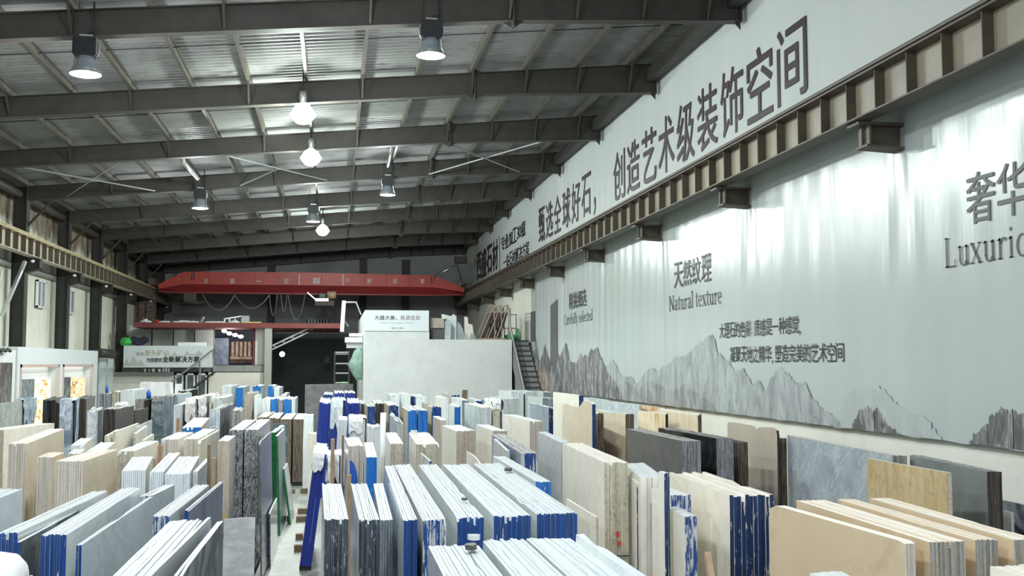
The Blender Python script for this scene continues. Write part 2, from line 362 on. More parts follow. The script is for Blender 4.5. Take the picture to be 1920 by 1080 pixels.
for j, Y in enumerate(RAFT_Y):
    r = thing('roof_rafter', f'dark steel roof rafter {near_word[j]}', 'rafter', (0, Y, 8), group='tapered steel rafters')
    m = MB(); up = [(x, ztop(x) - 8) for x in XS]; dn = [(x, zbot(x) - 8) for x in XS]
    m.prism(dn + up[::-1], 'y', -.006, .006)
    for line, s in ((up, -1), (dn, 1)):
        for (x0, z0), (x1, z1) in zip(line, line[1:]):
            m.prism([(x0, z0), (x1, z1), (x1, z1 + .016 * s), (x0, z0 + .016 * s)], 'y', -.11, .11)
    m.build('beam', M['steel'], r)
    for i, x in enumerate(PX):
        if x < -9.3: continue
        if i % 2 == 0 or x > 3.5:
            MB().box(x - .006, x + .006, -.1, .1, zbot(x) - 8 + .01, ztop(x) - 8 - .01).build('stiffener', M['steel'], r)
            MB().bar((x, -.08, zbot(x) - 8 + .03), (x, -.45, ztop(x) - 8 + .06), .04).build('fly_brace', M['steel'], r)
    g = MB(); x = 3.11
    g.box(x - .02, x + .02, -.13, .13, zbot(x) - 8 - .1, ztop(x) - 8 + .1)
    for s in (-1, 1):
        g.prism([(x, zbot(x) - 8), (x + s * .2, zbot(x + s * .2) - 8), (x, zbot(x) - 8 - .12)], 'y', -.008, .008)
        g.prism([(x, ztop(x) - 8), (x + s * .2, ztop(x + s * .2) - 8), (x, ztop(x) - 8 + .11)], 'y', -.008, .008)
    g.build('splice_plate', M['steel'], r)
    e = MB(); x = 7.40; e.box(x, x + .03, -.13, .13, zbot(x) - 8 - .02, ztop(x) - 8); e.prism([(x - .1, zbot(x) - 8), (x + .03, zbot(x) - 8), (x + .03, zbot(x) - 8 - .14)], 'y', -.01, .01)
    e.build('end_plate', M['steel_dk'], r)
o = MB().box(7.18, 7.36, 8, YF, 9.62, 9.92).build('wall_strut', M['steel_dk']); tag(o, 'dark steel strut along the top of the white banner', 'strut')

# crossed bracing rods in the roof bay between the third and fourth rafters across the picture
def brace(x0, x1, nm):
    ya, yb = RAFT_Y[3] + .15, RAFT_Y[4] - .15
    r = thing('cross_brace', f'crossed pair of pale bracing rods under the roof, {nm}', 'brace', (0, 0, 0), group='crossed roof bracing rods')
    za, zb = zbot(x0) + .05, zbot(x1) + .05
    MB().tube([(x0, ya, za), (x1, yb, zb)], .022, 6).build('rod', M['alu'], r)
    MB().tube([(x0, yb, za), (x1, ya, zb + .04)], .022, 6).build('rod', M['alu'], r)
brace(-8.2, -5.6, 'leftmost'); brace(-3.0, -.3, 'beside the glowing lamp'); brace(3.0, 6.0, 'rightmost, near the banner')

# runway girders
ZG0, ZG1 = 6.24, 6.78
def girder(name, label, x, s, y0, y1, stiff_mat, rail_mat, web_mat):
    r = thing(name, label, 'girder', (x, y0, ZG0))
    L = y1 - y0; h = ZG1 - ZG0
    MB().box(-.13, .13, 0, L, 0, .022).build('bottom_flange', stiff_mat if s < 0 else web_mat, r)
    MB().box(-.008, .008, 0, L, .022, h - .022).build('web', web_mat, r)
    MB().box(-.19, .19, 0, L, h - .022, h).build('top_flange', rail_mat, r)
    MB().prism([(-.06, h), (.06, h), (.02, h + .03), (.035, h + .1), (-.035, h + .1), (-.02, h + .03)], 'y', 0, L).build('crane_rail', rail_mat, r)
    MB().tube([(s * .17, 0, h + .05), (s * .17, L, h + .05)], .03, 6).build('conductor_pipe', rail_mat, r)
    k = 0; y = RAFT_Y[0]
    while y > y0 + .8: y -= BAY / 7
    while y < y1 - .05:
        o = MB().box(.0 if s > 0 else -.145, .145 if s > 0 else 0, y - y0 - .008, y - y0 + .008, .022, h - .022).build('stiffener', stiff_mat, r)
        y += BAY / 7
    return r
girder('runway_girder', 'crane runway girder with khaki web along the white banner', 6.92, -1, 6.0, 61.5, M['girder_dk'], M['girder_dk'], M['girder'])
girder('runway_girder', 'crane runway girder with pale rail along the left wall columns', -9.12, 1, 25.0, 61.5, M['girder_dk'], M['rail_tan'], M['girder_pale'])

# brackets that stick out through the banner on the right
for j, Y in enumerate(RAFT_Y):
    m = MB(); m.box(6.86, 7.55, Y - .16, Y + .16, 6.19, 6.23); m.box(7.02, 7.05, Y - .15, Y + .15, 5.93, 6.19)
    m.prism([(6.98, 6.19), (7.55, 6.19), (7.55, 5.90), (6.98, 5.93)], 'y', Y - .012, Y + .012); m.prism([(6.98, 5.93), (7.55, 5.90), (7.55, 5.87), (6.98, 5.90)], 'y', Y - .16, Y + .16)
    o = m.build('girder_bracket', M['girder_dk'])
    tag(o, f'brown steel bracket under the right girder, {ORD[j]} from the front', 'bracket', 'brackets under the right girder')

# left columns with brackets
for j, Y in enumerate(RAFT_Y[4:]):
    r = thing('steel_column', f'dark steel column on the left wall, {ORD[j]} from the front', 'column', (-9.55, Y, 0), group='steel columns on the left')
    m = MB(); m.box(-.2, -.18, -.18, .18, 0, 8.45); m.box(.18, .2, -.18, .18, 0, 8.45); m.box(-.18, .18, -.008, .008, 0, 8.45); m.build('shaft', M['steel_dk'], r)
    b = MB(); b.box(.2, .62, -.15, .15, 6.19, 6.23); b.prism([(.2, 6.19), (.62, 6.19), (.62, 5.92), (.2, 5.80)], 'y', -.01, .01); b.prism([(.2, 5.80), (.62, 5.92), (.62, 5.90), (.2, 5.78)], 'y', -.15, .15); b.box(.6, .62, -.15, .15, 5.9, 6.19)
    bk = b.build('bracket', M['steel_dk'], r)
    MB().bar((.15, 0, 7.2), (.9, 0, 8.05), .06).build('knee_brace', M['steel_dk'], r)
    MB().lathe([(.0, -.05), (.06, -.03), (.06, .03), (0, .05)], 10, 0, (.42, -.2, 6.13)).build('bracket_knob', M['plastic'], bk)
o = MB().bar((-9.6, 33.2, 4.4), (-9.3, 34.3, 6.1), .09).build('diagonal_strut', M['alu']); tag(o, 'pale diagonal strut leaning up to the leftmost column', 'strut')
for n, (px, y0, y1) in enumerate(((74, 524, 579), (129, 541, 590))):
    a, b = at(px - 7, y0, X=XL + .03), at(px + 7, y1, X=XL + .03)
    Ya, Yb = sorted((a.y, b.y)); z0, z1 = 4.35 if 0 else min(a.z, b.z), max(a.z, b.z)
    r = thing(f'window_{n + 1}', f'narrow white framed window in the left wall, {("nearer", "farther")[n]} of two', 'window', (XL + .04, Ya, z0)); r['kind'] = 'structure'
    Lw, Hw = Yb - Ya, z1 - z0; m = MB()
    for q in (0, Lw / 2 - .03, Lw - .06): m.box(0, .08, q, q + .06, 0, Hw)
    m.box(0, .08, 0, Lw, 0, .06); m.box(0, .08, 0, Lw, Hw - .06, Hw); m.build('window_frame', M['plastic'], r)
    MB().box(.01, .03, .05, Lw - .05, .05, Hw - .05).build('window_pane', M['pane'], r)

# ------------------------------------------------------------------ lamps
M['neck'] = plain('lamp_glass_neck', (120, 128, 134), .3, 0, .1, 6)
def high_bay():
    r = thing('high_bay_lamp', 'x', 'lamp')
    m = MB(); m.box(-.17, .17, -.13, .13, .30, .62)
    for k in range(7): m.box(-.18 + k * .06 - .008, -.18 + k * .06 + .008, -.15, .15, .32, .60)
    m.build('housing', M['black_metal'], r); hs = r.children[0]
    MB().lathe([(.14, .30), (.15, .22), (.17, .12), (.24, .03)], 24).build('neck', M['neck'], r)
    MB().lathe([(.25, .035), (.255, .0), (.235, -.0), (.235, .03)], 28).build('reflector_rim', M['alu'], r)
    g = MB()
    for s in (-1, 1): g.tube([(s * .17, 0, .58), (s * .21, 0, .5), (s * .2, 0, .36), (s * .17, 0, .3), (s * .19, 0, .15), (s * .245, 0, .02)], .013, 6)
    g.build('guard_wire', M['alu'], r)
    MB().lathe([(.232, .028), (.22, .005), (.13, -.012), (.0001, -.018)], 28).build('lens', M['lens'], r)
    MB().box(-.1, .1, -.06, .06, .62, .67).build('driver', M['alu'], hs)
    c = MB()
    for s in (-1, 1): c.tube([(s * .15, 0, .66), (s * .12, 0, 1.25)], .006, 5)
    c.tube([(0, 0, .67), (.06, .02, .74), (.12, 0, .72), (.13, 0, .9), (.1, 0, 1.25)], .012, 6)
    c.build('hanging_cable', M['black_metal'], r)
    return r
def add_led(r):
    d = bpy.data.lights.new('lamp_light', 'SPOT'); d.energy = LED_W; d.color = (.93, .97, 1.0); d.spot_size = math.radians(165); d.spot_blend = .6; d.shadow_soft_size = .22
    o = bpy.data.objects.new('lamp_light', d); COL.objects.link(o); o.parent = r; o.location = (0, 0, -.06)
    d = bpy.data.lights.new('lamp_spill', 'POINT'); d.energy = LED_W * .5; d.color = (.93, .97, 1.0); d.shadow_soft_size = .2
    o = bpy.data.objects.new('lamp_spill', d); COL.objects.link(o); o.parent = r; o.location = (0, 0, -.3)
def discharge():
    r = thing('discharge_lamp', 'x', 'lamp')
    MB().lathe([(.05, .62), (.09, .6), (.1, .45), (.08, .38), (.06, .3)], 16).build('ballast_housing', M['alu'], r)
    MB().lathe([(.07, .34), (.19, .25), (.28, .1), (.29, .07), (.27, .07), (.18, .22), (.07, .3)], 24).build('reflector', M['prism'], r)
    MB().lathe([(.03, .26), (.14, .18), (.25, .06), (.26, .03), (.15, -.1), (.0001, -.14)], 24).build('glowing_bowl', M['bowl'], r)
    MB().tube([(0, 0, .62), (0, 0, 1.15)], .02, 6).build('hanging_rod', M['black_metal'], r)
    return r
def add_hid(r):
    d = bpy.data.lights.new('lamp_light', 'SPOT'); d.energy = HID_W; d.color = (.90, 1.0, .93); d.spot_size = math.radians(172); d.spot_blend = .5; d.shadow_soft_size = .22
    o = bpy.data.objects.new('lamp_light', d); COL.objects.link(o); o.parent = r; o.location = (0, 0, -.12)
    d = bpy.data.lights.new('lamp_spill', 'POINT'); d.energy = HID_W * .5; d.color = (.90, 1.0, .93); d.shadow_soft_size = .2
    o = bpy.data.objects.new('lamp_spill', d); COL.objects.link(o); o.parent = r; o.location = (.0, 0, -.3)
led0, hid0 = high_bay(), discharge()
LEDS = [(160, 140, 18.45, 'big high bay lamp hanging at upper left in front of the nearest rafter'), (808, 105, 18.45, 'big high bay lamp hanging at top centre in front of the nearest rafter'),
        (375, 391, 34.5, 'high bay lamp hanging far left, left of the glowing lamps'), (727, 366, 34.5, 'high bay lamp hanging right of the row of glowing lamps'), (587, 416, 39.85, 'small unglazed high bay lamp just above the farthest glowing lamp')]
for i, (x, y, Y, lab) in enumerate(LEDS):
    r = led0 if i == 0 else copy_tree(led0); r.location = at(x, y, Y=Y); r['label'] = lab
    r['group'] = 'high bay lamps'
for px in ((-4.2, 2.5, 7.9), (1.65, 2.5, 8.4), (-.7, 7.8, 8.45), (-.7, 13.1, 8.45)):  # unseen lamps carrying the rows forward, added because the front needs their light
    r = copy_tree(led0); r.location = px; r['group'] = 'high bay lamps'; r['label'] = 'unseen high bay lamp above the view, added to light the front'
for i, (x, y, Y, lab) in enumerate([(568, 222, 23.8, 'glowing discharge lamp nearest the camera, largest green white glare'), (583, 302, 29.1, 'second glowing discharge lamp below the largest glare'), (605, 436, 45.2, 'farthest glowing discharge lamp, above the red crane')]):
    r = hid0 if i == 0 else copy_tree(hid0); r.location = at(x, y, Y=Y); r['label'] = lab; r['group'] = 'glowing discharge lamps'
for o in list(COL.objects):
    if o.name.startswith('high_bay_lamp'): add_led(o)
    elif o.name.startswith('discharge_lamp'): add_hid(o)
def up(p): p.z = ztop(p.x) + .205; return p
o = MB().tube([up(at(735, 277, Y=32.2)), at(735, 277, Y=32.2), at(727, 312, Y=33.6)], .05, 8).build('lit_purlin', M['alu']); tag(o, 'bright tube for a lit stretch of purlin, right of the glowing row', 'lit purlin')  # both bright metal tubes stand for lamplight caught on stretches of purlin
o = MB().tube([up(at(342, 302, Y=30.2)), at(342, 302, Y=30.2), at(371, 335, Y=33.4)], .06, 8).build('lit_purlin', M['alu']); tag(o, 'bright tube for a lit stretch of purlin near the far left lamp', 'lit purlin')

# ------------------------------------------------------------------ lettering
def text_flat(s, weight=0.0, spacing=1.0, res=3):
    """verts (u,v in 0..1 of the ink box) and faces of a line of text"""
    cu = bpy.data.curves.new('line', 'FONT'); cu.body = s; cu.space_character = spacing; cu.resolution_u = res; cu.fill_mode = 'FRONT'
    ob = bpy.data.objects.new('line', cu); COL.objects.link(ob)
    bpy.context.view_layer.update()
    me = bpy.data.meshes.new_from_object(ob.evaluated_get(bpy.context.evaluated_depsgraph_get()))
    V = [v.co.copy() for v in me.vertices]; F = [tuple(p.vertices) for p in me.polygons]
    bpy.data.objects.remove(ob); bpy.data.curves.remove(cu); bpy.data.meshes.remove(me)
    if not V: return [], []
    x0, x1 = min(v.x for v in V), max(v.x for v in V); y0, y1 = min(v.y for v in V), max(v.y for v in V)
    P = [((v.x - x0) / max(1e-6, x1 - x0), (v.y - y0) / max(1e-6, y1 - y0)) for v in V]
    if weight:                                           # bolder: the same outline laid again a hair to each side
        P2, F2 = [], []
        for dx, dy in ((0, 0), (1, 0), (-1, 0), (0, 1), (0, -1), (.7, .7), (-.7, .7), (.7, -.7), (-.7, -.7)):
            k = len(P2); P2 += [(u + dx * weight / len(s), v + dy * weight, k / len(P)) for u, v in P]; F2 += [tuple(i + k for i in f) for f in F]
        P, F = P2, F2
    return P, F
def place_flat(name, data, o, U, Vv, mat, parent):
    """lay flat text data on the rectangle o + u*U + v*Vv"""
    V, F = data; m = bpy.data.meshes.new(name)
    o, U, Vv = Vector(o), Vector(U), Vector(Vv)
    nrm = U.cross(Vv).normalized() * .0004                # each repeat of an outline lies a hair above the last
    m.from_pydata([o + U * p[0] + Vv * p[1] + nrm * (p[2] if len(p) > 2 else 0) for p in V], [], F); m.materials.append(mat)
    ob = bpy.data.objects.new(name, m); COL.objects.link(ob); ob.parent = parent
    return ob
def put_text(name, s, o, U, V, mat, parent, weight=0.0, spacing=1.0):
    return place_flat(name, text_flat(s, weight, spacing), o, U, V, mat, parent)

# a roman letter with serifs, drawn from strokes
class Roman:
    T, H, SH = .075, .032, .03
    def __init__(s): s.V, s.F, s.x = [], [], 0
    def quad(s, pts):
        n = len(s.V); s.V += [(s.x + p[0], p[1]) for p in pts]; s.F.append(tuple(range(n, n + len(pts))))
    def S(s, x0, y0, x1, y1, w):
        dx, dy = x1 - x0, y1 - y0; L = math.hypot(dx, dy); nx, ny = -dy / L * w / 2, dx / L * w / 2
        s.quad([(x0 + nx, y0 + ny), (x0 - nx, y0 - ny), (x1 - nx, y1 - ny), (x1 + nx, y1 + ny)])
    def A(s, cx, cy, rx, ry, a0, a1, t=None, h=None):
        t, h = t or s.T, h or s.H; n = max(6, int(abs(a1 - a0) / 14)); P = []
        for i in range(n + 1):
            a = math.radians(a0 + (a1 - a0) * i / n); c, q = math.cos(a), math.sin(a); w = h + (t - h) * abs(c) ** 1.3
            P.append(((cx + (rx) * c, cy + (ry) * q), (cx + (rx - w) * c, cy + (ry - w) * q)))
        for (a, b), (c, d) in zip(P, P[1:]): s.quad([a, b, d, c])
    def stem(s, x, y0, y1, foot=True, head='left'):
        s.S(x, y0, x, y1, s.T)
        if foot: s.S(x - .085, y0 + .015, x + .085, y0 + .015, s.SH)
        if head == 'left': s.quad([(x - .10, y1 - .055), (x - .10, y1 - .03), (x + .03, y1 + .01), (x + .03, y1 - .06)])
        if head == 'both': s.S(x - .085, y1 - .015, x + .085, y1 - .015, s.SH)
    def g(s, ch):
        T, H = s.T, s.H
        if ch == ' ': adv = .24
        elif ch == 'N': s.stem(.11, 0, .7, True, 'both'); s.S(.10, .69, .60, .02, .09); s.stem(.60, .02, .7, False, 'both'); adv = .76
        elif ch == 'L': s.stem(.14, 0, .7, True, 'both'); s.S(.14, .016, .49, .016, H); s.S(.485, 0, .51, .17, H); adv = .58
        elif ch == 'C': s.A(.36, .35, .31, .36, 48, 318); s.S(.575, .5, .58, .7, H); adv = .68
        elif ch == 'a': s.A(.19, .13, .16, .145, 60, 330); s.stem(.33, .02, .34, False, None); s.A(.21, .33, .157, .155, 0, 150); s.S(.33, .02, .44, .035, H); s.S(.1, .375, .13, .36, .07); adv = .46
        elif ch == 't': s.S(.15, .08, .15, .60, T); s.S(.03, .455, .29, .455, H); s.A(.22, .10, .11, .11, 180, 320); adv = .32
        elif ch == 'u': s.S(.13, .13, .13, .46, T); s.A(.26, .15, .167, .165, 180, 335); s.stem(.41, .0, .46, False, 'left'); s.quad([(.03, .41), (.03, .435), (.16, .47), (.16, .41)]); s.S(.41, .015, .5, .03, H); adv = .54
        elif ch == 'r': s.stem(.13, 0, .46); s.A(.28, .31, .16, .165, 165, 60); s.S(.33, .42, .37, .40, .075); adv = .40
        elif ch == 'l': s.stem(.13, 0, .74); adv = .27
        elif ch == 'e': s.A(.23, .235, .20, .245, 5, 318); s.S(.06, .255, .42, .255, H); adv = .46
        elif ch == 'x': s.S(.06, .46, .40, .0, .08); s.S(.40, .46, .06, .0, H); s.S(0, .455, .16, .455, SH_); s.S(.3, .455, .46, .455, SH_); s.S(-.01, .012, .15, .012, SH_); s.S(.31, .012, .48, .012, SH_); adv = .48
        elif ch == 'f': s.stem(.14, 0, .6, True, None); s.A(.26, .6, .157, .15, 180, 60); s.S(.03, .455, .28, .455, H); s.S(.31, .70, .34, .68, .07); adv = .31
        elif ch == 'y': s.S(.07, .46, .25, .0, .08); s.S(.42, .46, .17, -.18, H); s.A(.11, -.15, .09, .075, 200, 350); s.S(0, .455, .16, .455, SH_); s.S(.32, .455, .47, .455, SH_); adv = .47
        elif ch == 's': s.A(.18, .35, .135, .13, 30, 250); s.A(.19, .125, .15, .135, 90, -150); s.S(.2, .27, .2, .2, .09); adv = .38
        elif ch == 'c': s.A(.23, .235, .20, .245, 45, 318); s.S(.36, .40, .39, .37, .075); adv = .43
        elif ch == 'd': s.A(.22, .22, .19, .235, 30, 330); s.stem(.41, 0, .74, False); s.S(.41, .015, .5, .03, H); adv = .53
        elif ch == 'i': s.stem(.13, 0, .46); s.A(.13, .62, .045, .045, 0, 360, .045, .045); adv = .27
        elif ch == 'o': s.A(.25, .235, .22, .25, 0, 360); adv = .51
        s.x += adv + .02
SH_ = .03
def roman_line(s, ya, yb, z0, z1, mat, parent):
    tot = Roman(); spans = []
    for ch in s:
        k, f0 = len(tot.V), len(tot.F); tot.g(ch); spans.append((ch, k, len(tot.V), f0, len(tot.F)))
    for ch, k0, k1, f0, f1 in spans:
        if k1 > k0: on_banner('printed_letter', ([(u / tot.x, v / .74) for u, v in tot.V[k0:k1]], [tuple(i - k0 for i in f) for f in tot.F[f0:f1]]), ya, yb, z0, z1, mat, parent)

# ------------------------------------------------------------------ the banners on the right wall
def vinyl(name, a, b, rough):
  t = NT(name)
  v1 = t.coord((1, .7, .08), False); v2 = t.coord((1, 2.6, .3), False)
  n1, n2 = t.noise(v1, 1.2, 5, .6, .3), t.noise(v2, 1.4, 5, .65, .8)
  hh = t.n('ShaderNodeMath', operation='MULTIPLY_ADD'); hh.inputs[1].default_value = .14; t.link(n2, hh.inputs[0]); t.link(n1, hh.inputs[2])
  t.bump(hh.outputs[0], .45, .03)
  return t.done(t.ramp(n1, [(.3, srgb(*a)), (.7, srgb(*b))]), rough, 0, .45)
M['banner'] = vinyl('glossy_banner_vinyl', (172, 181, 179), (179, 187, 185), .24)
M['banner_up'] = vinyl('brightened_banner_vinyl', (192, 199, 197), (198, 204, 202), .4)  # same vinyl; light missing high on the wall is put into a lighter colour
BX = 7.5
def banner(name, label, y0, y1, zlo, zhi, amp, mat='banner'):
    """a hung sheet with soft pleats, deeper around the girder brackets"""
    r = thing(name, label, 'banner', (0, 0, 0))
    b = bmesh.new(); ny = int((y1 - y0) / .11); nz = 22; grid = []
    for i in range(ny + 1):
        y = y0 + (y1 - y0) * i / ny; col = []; za, zb = zlo(y), zhi(y)
        for k in range(nz + 1):
            f = k / nz; z = za + (zb - za) * f
            dy = min(abs(y - Y) for Y in RAFT_Y)
            d = .003 * math.sin(y * 9 + z * .4) + .004 * math.sin(y * 3.1 + 1.7) + amp * math.exp(-(dy / (.25 + .22 * (1 - f) * 3)) ** 2) * (.5 + .5 * math.sin(dy * 26 / (1 + 2.2 * (1 - f)))) * f
            col.append(b.verts.new((BX + .012 + d, y, z)))
        grid.append(col)
    for a, c in zip(grid, grid[1:]):
        for k in range(nz):
            q = b.faces.new([a[k], c[k], c[k + 1], a[k + 1]]); q.smooth = True
    me = bpy.data.meshes.new('sheet'); b.to_mesh(me); b.free(); me.materials.append(M[mat])
    o = bpy.data.objects.new('sheet', me); COL.objects.link(o); o.parent = r
    return o
lower = banner('wall_banner', 'long white lower banner with ink mountains and small Chinese captions', 6.0, 40.6,
               lambda y: 2.03 + .02 * abs(math.sin(y * 2.9)) , lambda y: 6.5, .04)
upper = banner('wall_banner', 'long white upper banner above the girder with big dark Chinese characters', 6.0, 57.8, lambda y: 6.6, lambda y: 9.86, .012, 'banner_up')
def on_banner(name, data, ya, yb, z0, z1, mat, parent, dx=.002):
    return place_flat(name, data, (BX - dx, ya, z0), (0, yb - ya, 0), (0, 0, z1 - z0), mat, parent)
def line(s, ya, yb, z0, z1, mat, parent, w=0.0, sp=1.0):
    """a caption, each character a piece of its own, set along the line as the font spaces it"""
    n = len(s); pos = 0.0; adv = [(.5 if ch in '0123456789， ' else 1.0) for ch in s]; tot = sum(adv)
    for ch, a in zip(s, adv):
        if ch != ' ':
            v, f = text_flat(ch, w)
            fx, fy = {'，': (.3, .25), '一': (.9, .1), '3': (.9, .8), '0': (.9, .8)}.get(ch, (.93, 1.0)); oy = {'，': -.12, '一': .45, '3': .1, '0': .1}.get(ch, 0)
            on_banner('printed_character', ([((pos + p[0] * fx * a) / tot, oy + p[1] * fy, *p[2:]) for p in v], f), ya, yb, z0, z1, mat, parent)
        pos += a
def spread(s, ya, yb, z0, z1, mat, parent, w, fill=.86):
    """one slogan, its characters set at an even pitch"""
    n = len(s)
    for i, ch in enumerate(s):
        v, f = text_flat(ch, w)
        if ch in '，,': v = [(.1 + p[0] * .16, p[1] * .42 - .1, *p[2:]) for p in v]
        else: v = [(p[0] * fill, *p[1:]) for p in v]
        on_banner('printed_character', ([((i + p[0]) / n, *p[1:]) for p in v], f), ya, yb, z0, z1, mat, parent)
spread('甄选全球好石，', 38.95, 29.1, 7.48, 8.75, M['inkbrown'], upper, .009, .84)
spread('创造艺术级装饰空间', 28.1, 15.75, 7.4, 8.70, M['inkbrown'], upper, .009, .84)
spread('西盛石材', 56.5, 48.9, 7.45, 8.82, M['inkbrown'], upper, .03, .9)
on_banner('divider_line', ([(0, 0), (1, 0), (1, 1), (0, 1)], [(0, 1, 2, 3)]), 48.6, 48.5, 7.3, 8.9, M['ink'], upper)
line('专业加工30载', 48.0, 41.7, 8.12, 8.75, M['ink'], upper, .012)
line('一站石材解决方案', 47.4, 40.9, 7.26, 7.84, M['ink'], upper, .012)
line('天然纹理', 22.92, 20.5, 4.68, 5.24, M['ink'], lower, .005, 1.05)
roman_line('Natural texture', 23.3, 19.95, 4.19, 4.55, M['ink'], lower)
line('精挑细选', 33.75, 31.3, 4.75, 5.27, M['ink'], lower, .005, 1.05)
roman_line('Carefully selected', 34.6, 30.6, 4.28, 4.62, M['ink'], lower)
line('大理石的色彩 质感是一种感觉，', 20.1, 16.3, 3.50, 3.79, M['ink'], lower, .004)
line('凝聚天地之精华，塑造完美的艺术空间', 19.55, 14.88, 3.03, 3.32, M['ink'], lower, .004)
line('奢华', 11.68, 10.47, 4.66, 5.27, M['ink'], lower, .005, 1.05)
roman_line('Luxurious', 12.2, 10.05, 4.19, 4.58, M['ink'], lower)

# ink mountains printed along the foot of the lower banner
def inkmat(name, a, b, c, k=1.0):
    t = NT(name); f = t.noise(t.coord((1, 1.5, .55), False), 1.9 * k, 8, .74, 1.2)
    g = t.noise(t.coord((1, 7, .8), False), 1.0 * k, 6, .65, .6)
    col = t.ramp(f, [(.41, srgb(*a)), (.49, srgb(*b)), (.57, srgb(*c))])
    col = t.mix(t.ramp(g, [(.42, (.25,) * 3 + (1,)), (.6, K0)]), col, srgb(*a))
    return t.done(col, .3)
MI = {'dark': inkmat('dark_ink_wash', (70, 72, 74), (100, 101, 102), (162, 160, 161)), 'mid': inkmat('middle_ink_wash', (108, 110, 112), (138, 140, 141), (168, 171, 171)),
      'pale': inkmat('pale_ink_wash', (132, 138, 140), (156, 162, 164), (174, 181, 181)), 'rock': inkmat('dark_rock_ink', (88, 88, 88), (108, 108, 107), (158, 160, 160)),
      'brown': inkmat('brown_streaked_ink', (92, 80, 70), (140, 124, 108), (200, 186, 172)), 'faint': inkmat('faint_ink_wash', (166, 174, 173), (171, 179, 178), (177, 185, 184))}
def ridge(px, mat, dx, jag=.05):
    P = []
    pts = [at(x, y, X=BX) for x, y in px]
    rr = random.Random(len(px) * 7 + int(px[0][0]))
    for a, b in zip(pts, pts[1:]):
        n = 6
        for k in range(n): P.append((a.y + (b.y - a.y) * k / n + rr.uniform(-.02, .02), a.z + (b.z - a.z) * k / n + (rr.uniform(-jag, jag) if k else 0)))
    P.append((pts[-1].y, pts[-1].z))
    zb = 2.05; m = bpy.data.meshes.new('mountain_print'); V = []; F = []
    for i, (y, z) in enumerate(P): V += [(BX - dx, y, max(z, zb + .02)), (BX - dx, y, zb)]
    for i in range(len(P) - 1): F.append((2 * i, 2 * i + 1, 2 * i + 3, 2 * i + 2))
    m.from_pydata(V, [], F); m.materials.append(mat)
    o = bpy.data.objects.new('mountain_print', m); COL.objects.link(o); o.parent = lower
ridge([(1560, 790), (1592, 735), (1620, 726), (1647, 720), (1665, 740), (1682, 758), (1740, 790), (1765, 820)], MI['faint'], .000)
ridge([(1130, 730), (1137, 690), (1147, 673), (1158, 692), (1166, 707), (1179, 705), (1195, 721), (1212, 698), (1219, 688), (1231, 698), (1252, 684), (1264, 672), (1285, 668), (1300, 655), (1312, 640), (1329, 631), (1339, 632), (1345, 661), (1361, 674), (1381, 697), (1394, 690), (1402, 705), (1410, 720), (1420, 712), (1434, 733), (1444, 712), (1451, 701), (1462, 690), (1481, 706), (1494, 722), (1507, 715), (1517, 735), (1527, 752), (1553, 775), (1580, 800)], MI['pale'], .001)
ridge([(1150, 745), (1160, 728), (1172, 714), (1184, 722), (1196, 735), (1206, 722), (1222, 712), (1240, 724), (1262, 735), (1282, 720), (1302, 735), (1330, 752), (1345, 772)], MI['mid'], .002)
ridge([(1000, 700), (1004, 628), (1010, 680), (1016, 668), (1022, 646), (1030, 676), (1043, 662), (1050, 668), (1061, 642), (1068, 676), (1081, 682), (1088, 662), (1092, 672), (1097, 665), (1102, 672), (1108, 652), (1112, 660), (1119, 650), (1129, 676), (1139, 698), (1152, 713), (1166, 740)], MI['dark'], .003)
ridge([(1000, 720), (1004, 668), (1010, 690), (1016, 700), (1022, 690), (1028, 712), (1034, 735)], MI['brown'], .004)
ridge([(1598, 806), (1604, 785), (1613, 770), (1627, 761), (1636, 770), (1644, 766), (1654, 780), (1664, 793), (1676, 803), (1690, 822)], MI['rock'], .002)
ridge([(1815, 836), (1826, 812), (1848, 797), (1857, 781), (1870, 770), (1883, 765), (1894, 772), (1903, 770), (1920, 775), (1960, 790), (1990, 775), (2050, 860)], MI['rock'], .002)
for px in ([(995, 585), (1003, 583), (1003, 640), (995, 640)], [(1032, 573), (1045, 561), (1045, 680), (1032, 686)]):
    P = [at(x, y, X=BX - .006) for x, y in px]
    m = MB(); m.face(P); m.build('stone_pillar_print', plain('printed_dark_stone', (84, 85, 86), .4, 0, .15, 5), lower)

# ------------------------------------------------------------------ overhead crane
CY = 56.0
cr = thing('bridge_crane', 'red bridge crane beam with white painted characters spanning the back of the hall', 'crane', (0, CY, 0))
m = MB(); secs = []
for x, zt in ((-8.75, 6.98), (-7.55, 7.64), (-2, 7.69), (5.1, 7.62), (6.72, 6.98)):
    zb = 6.55 if -8 < x < 6 else 6.6
    zm = zb + (zt - zb) * .42
    secs.append([m.b.verts.new((x, q, z)) for q, z in ((-.30, zt), (-.30, zm), (-.12, zb + .08), (-.2, zb + .08), (-.2, zb), (.2, zb), (.2, zb + .08), (.12, zb + .08), (.3, zm), (.3, zt))])
for a, b in zip(secs, secs[1:]):
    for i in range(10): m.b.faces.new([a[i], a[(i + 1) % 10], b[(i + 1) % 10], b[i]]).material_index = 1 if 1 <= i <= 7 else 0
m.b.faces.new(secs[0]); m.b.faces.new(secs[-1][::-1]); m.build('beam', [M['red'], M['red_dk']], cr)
for px in (392, 437, 478, 521, 561, 603, 643, 684, 724, 766):
    p = at(px, 530, Y=CY - .3); MB().box(p.x - .03, p.x + .03, -.315, -.30, 7.03, 7.6).build('weld_seam', M['paint_white'] if px in (561, 643) else plain('seam_red', (150, 70, 62), .5), cr)
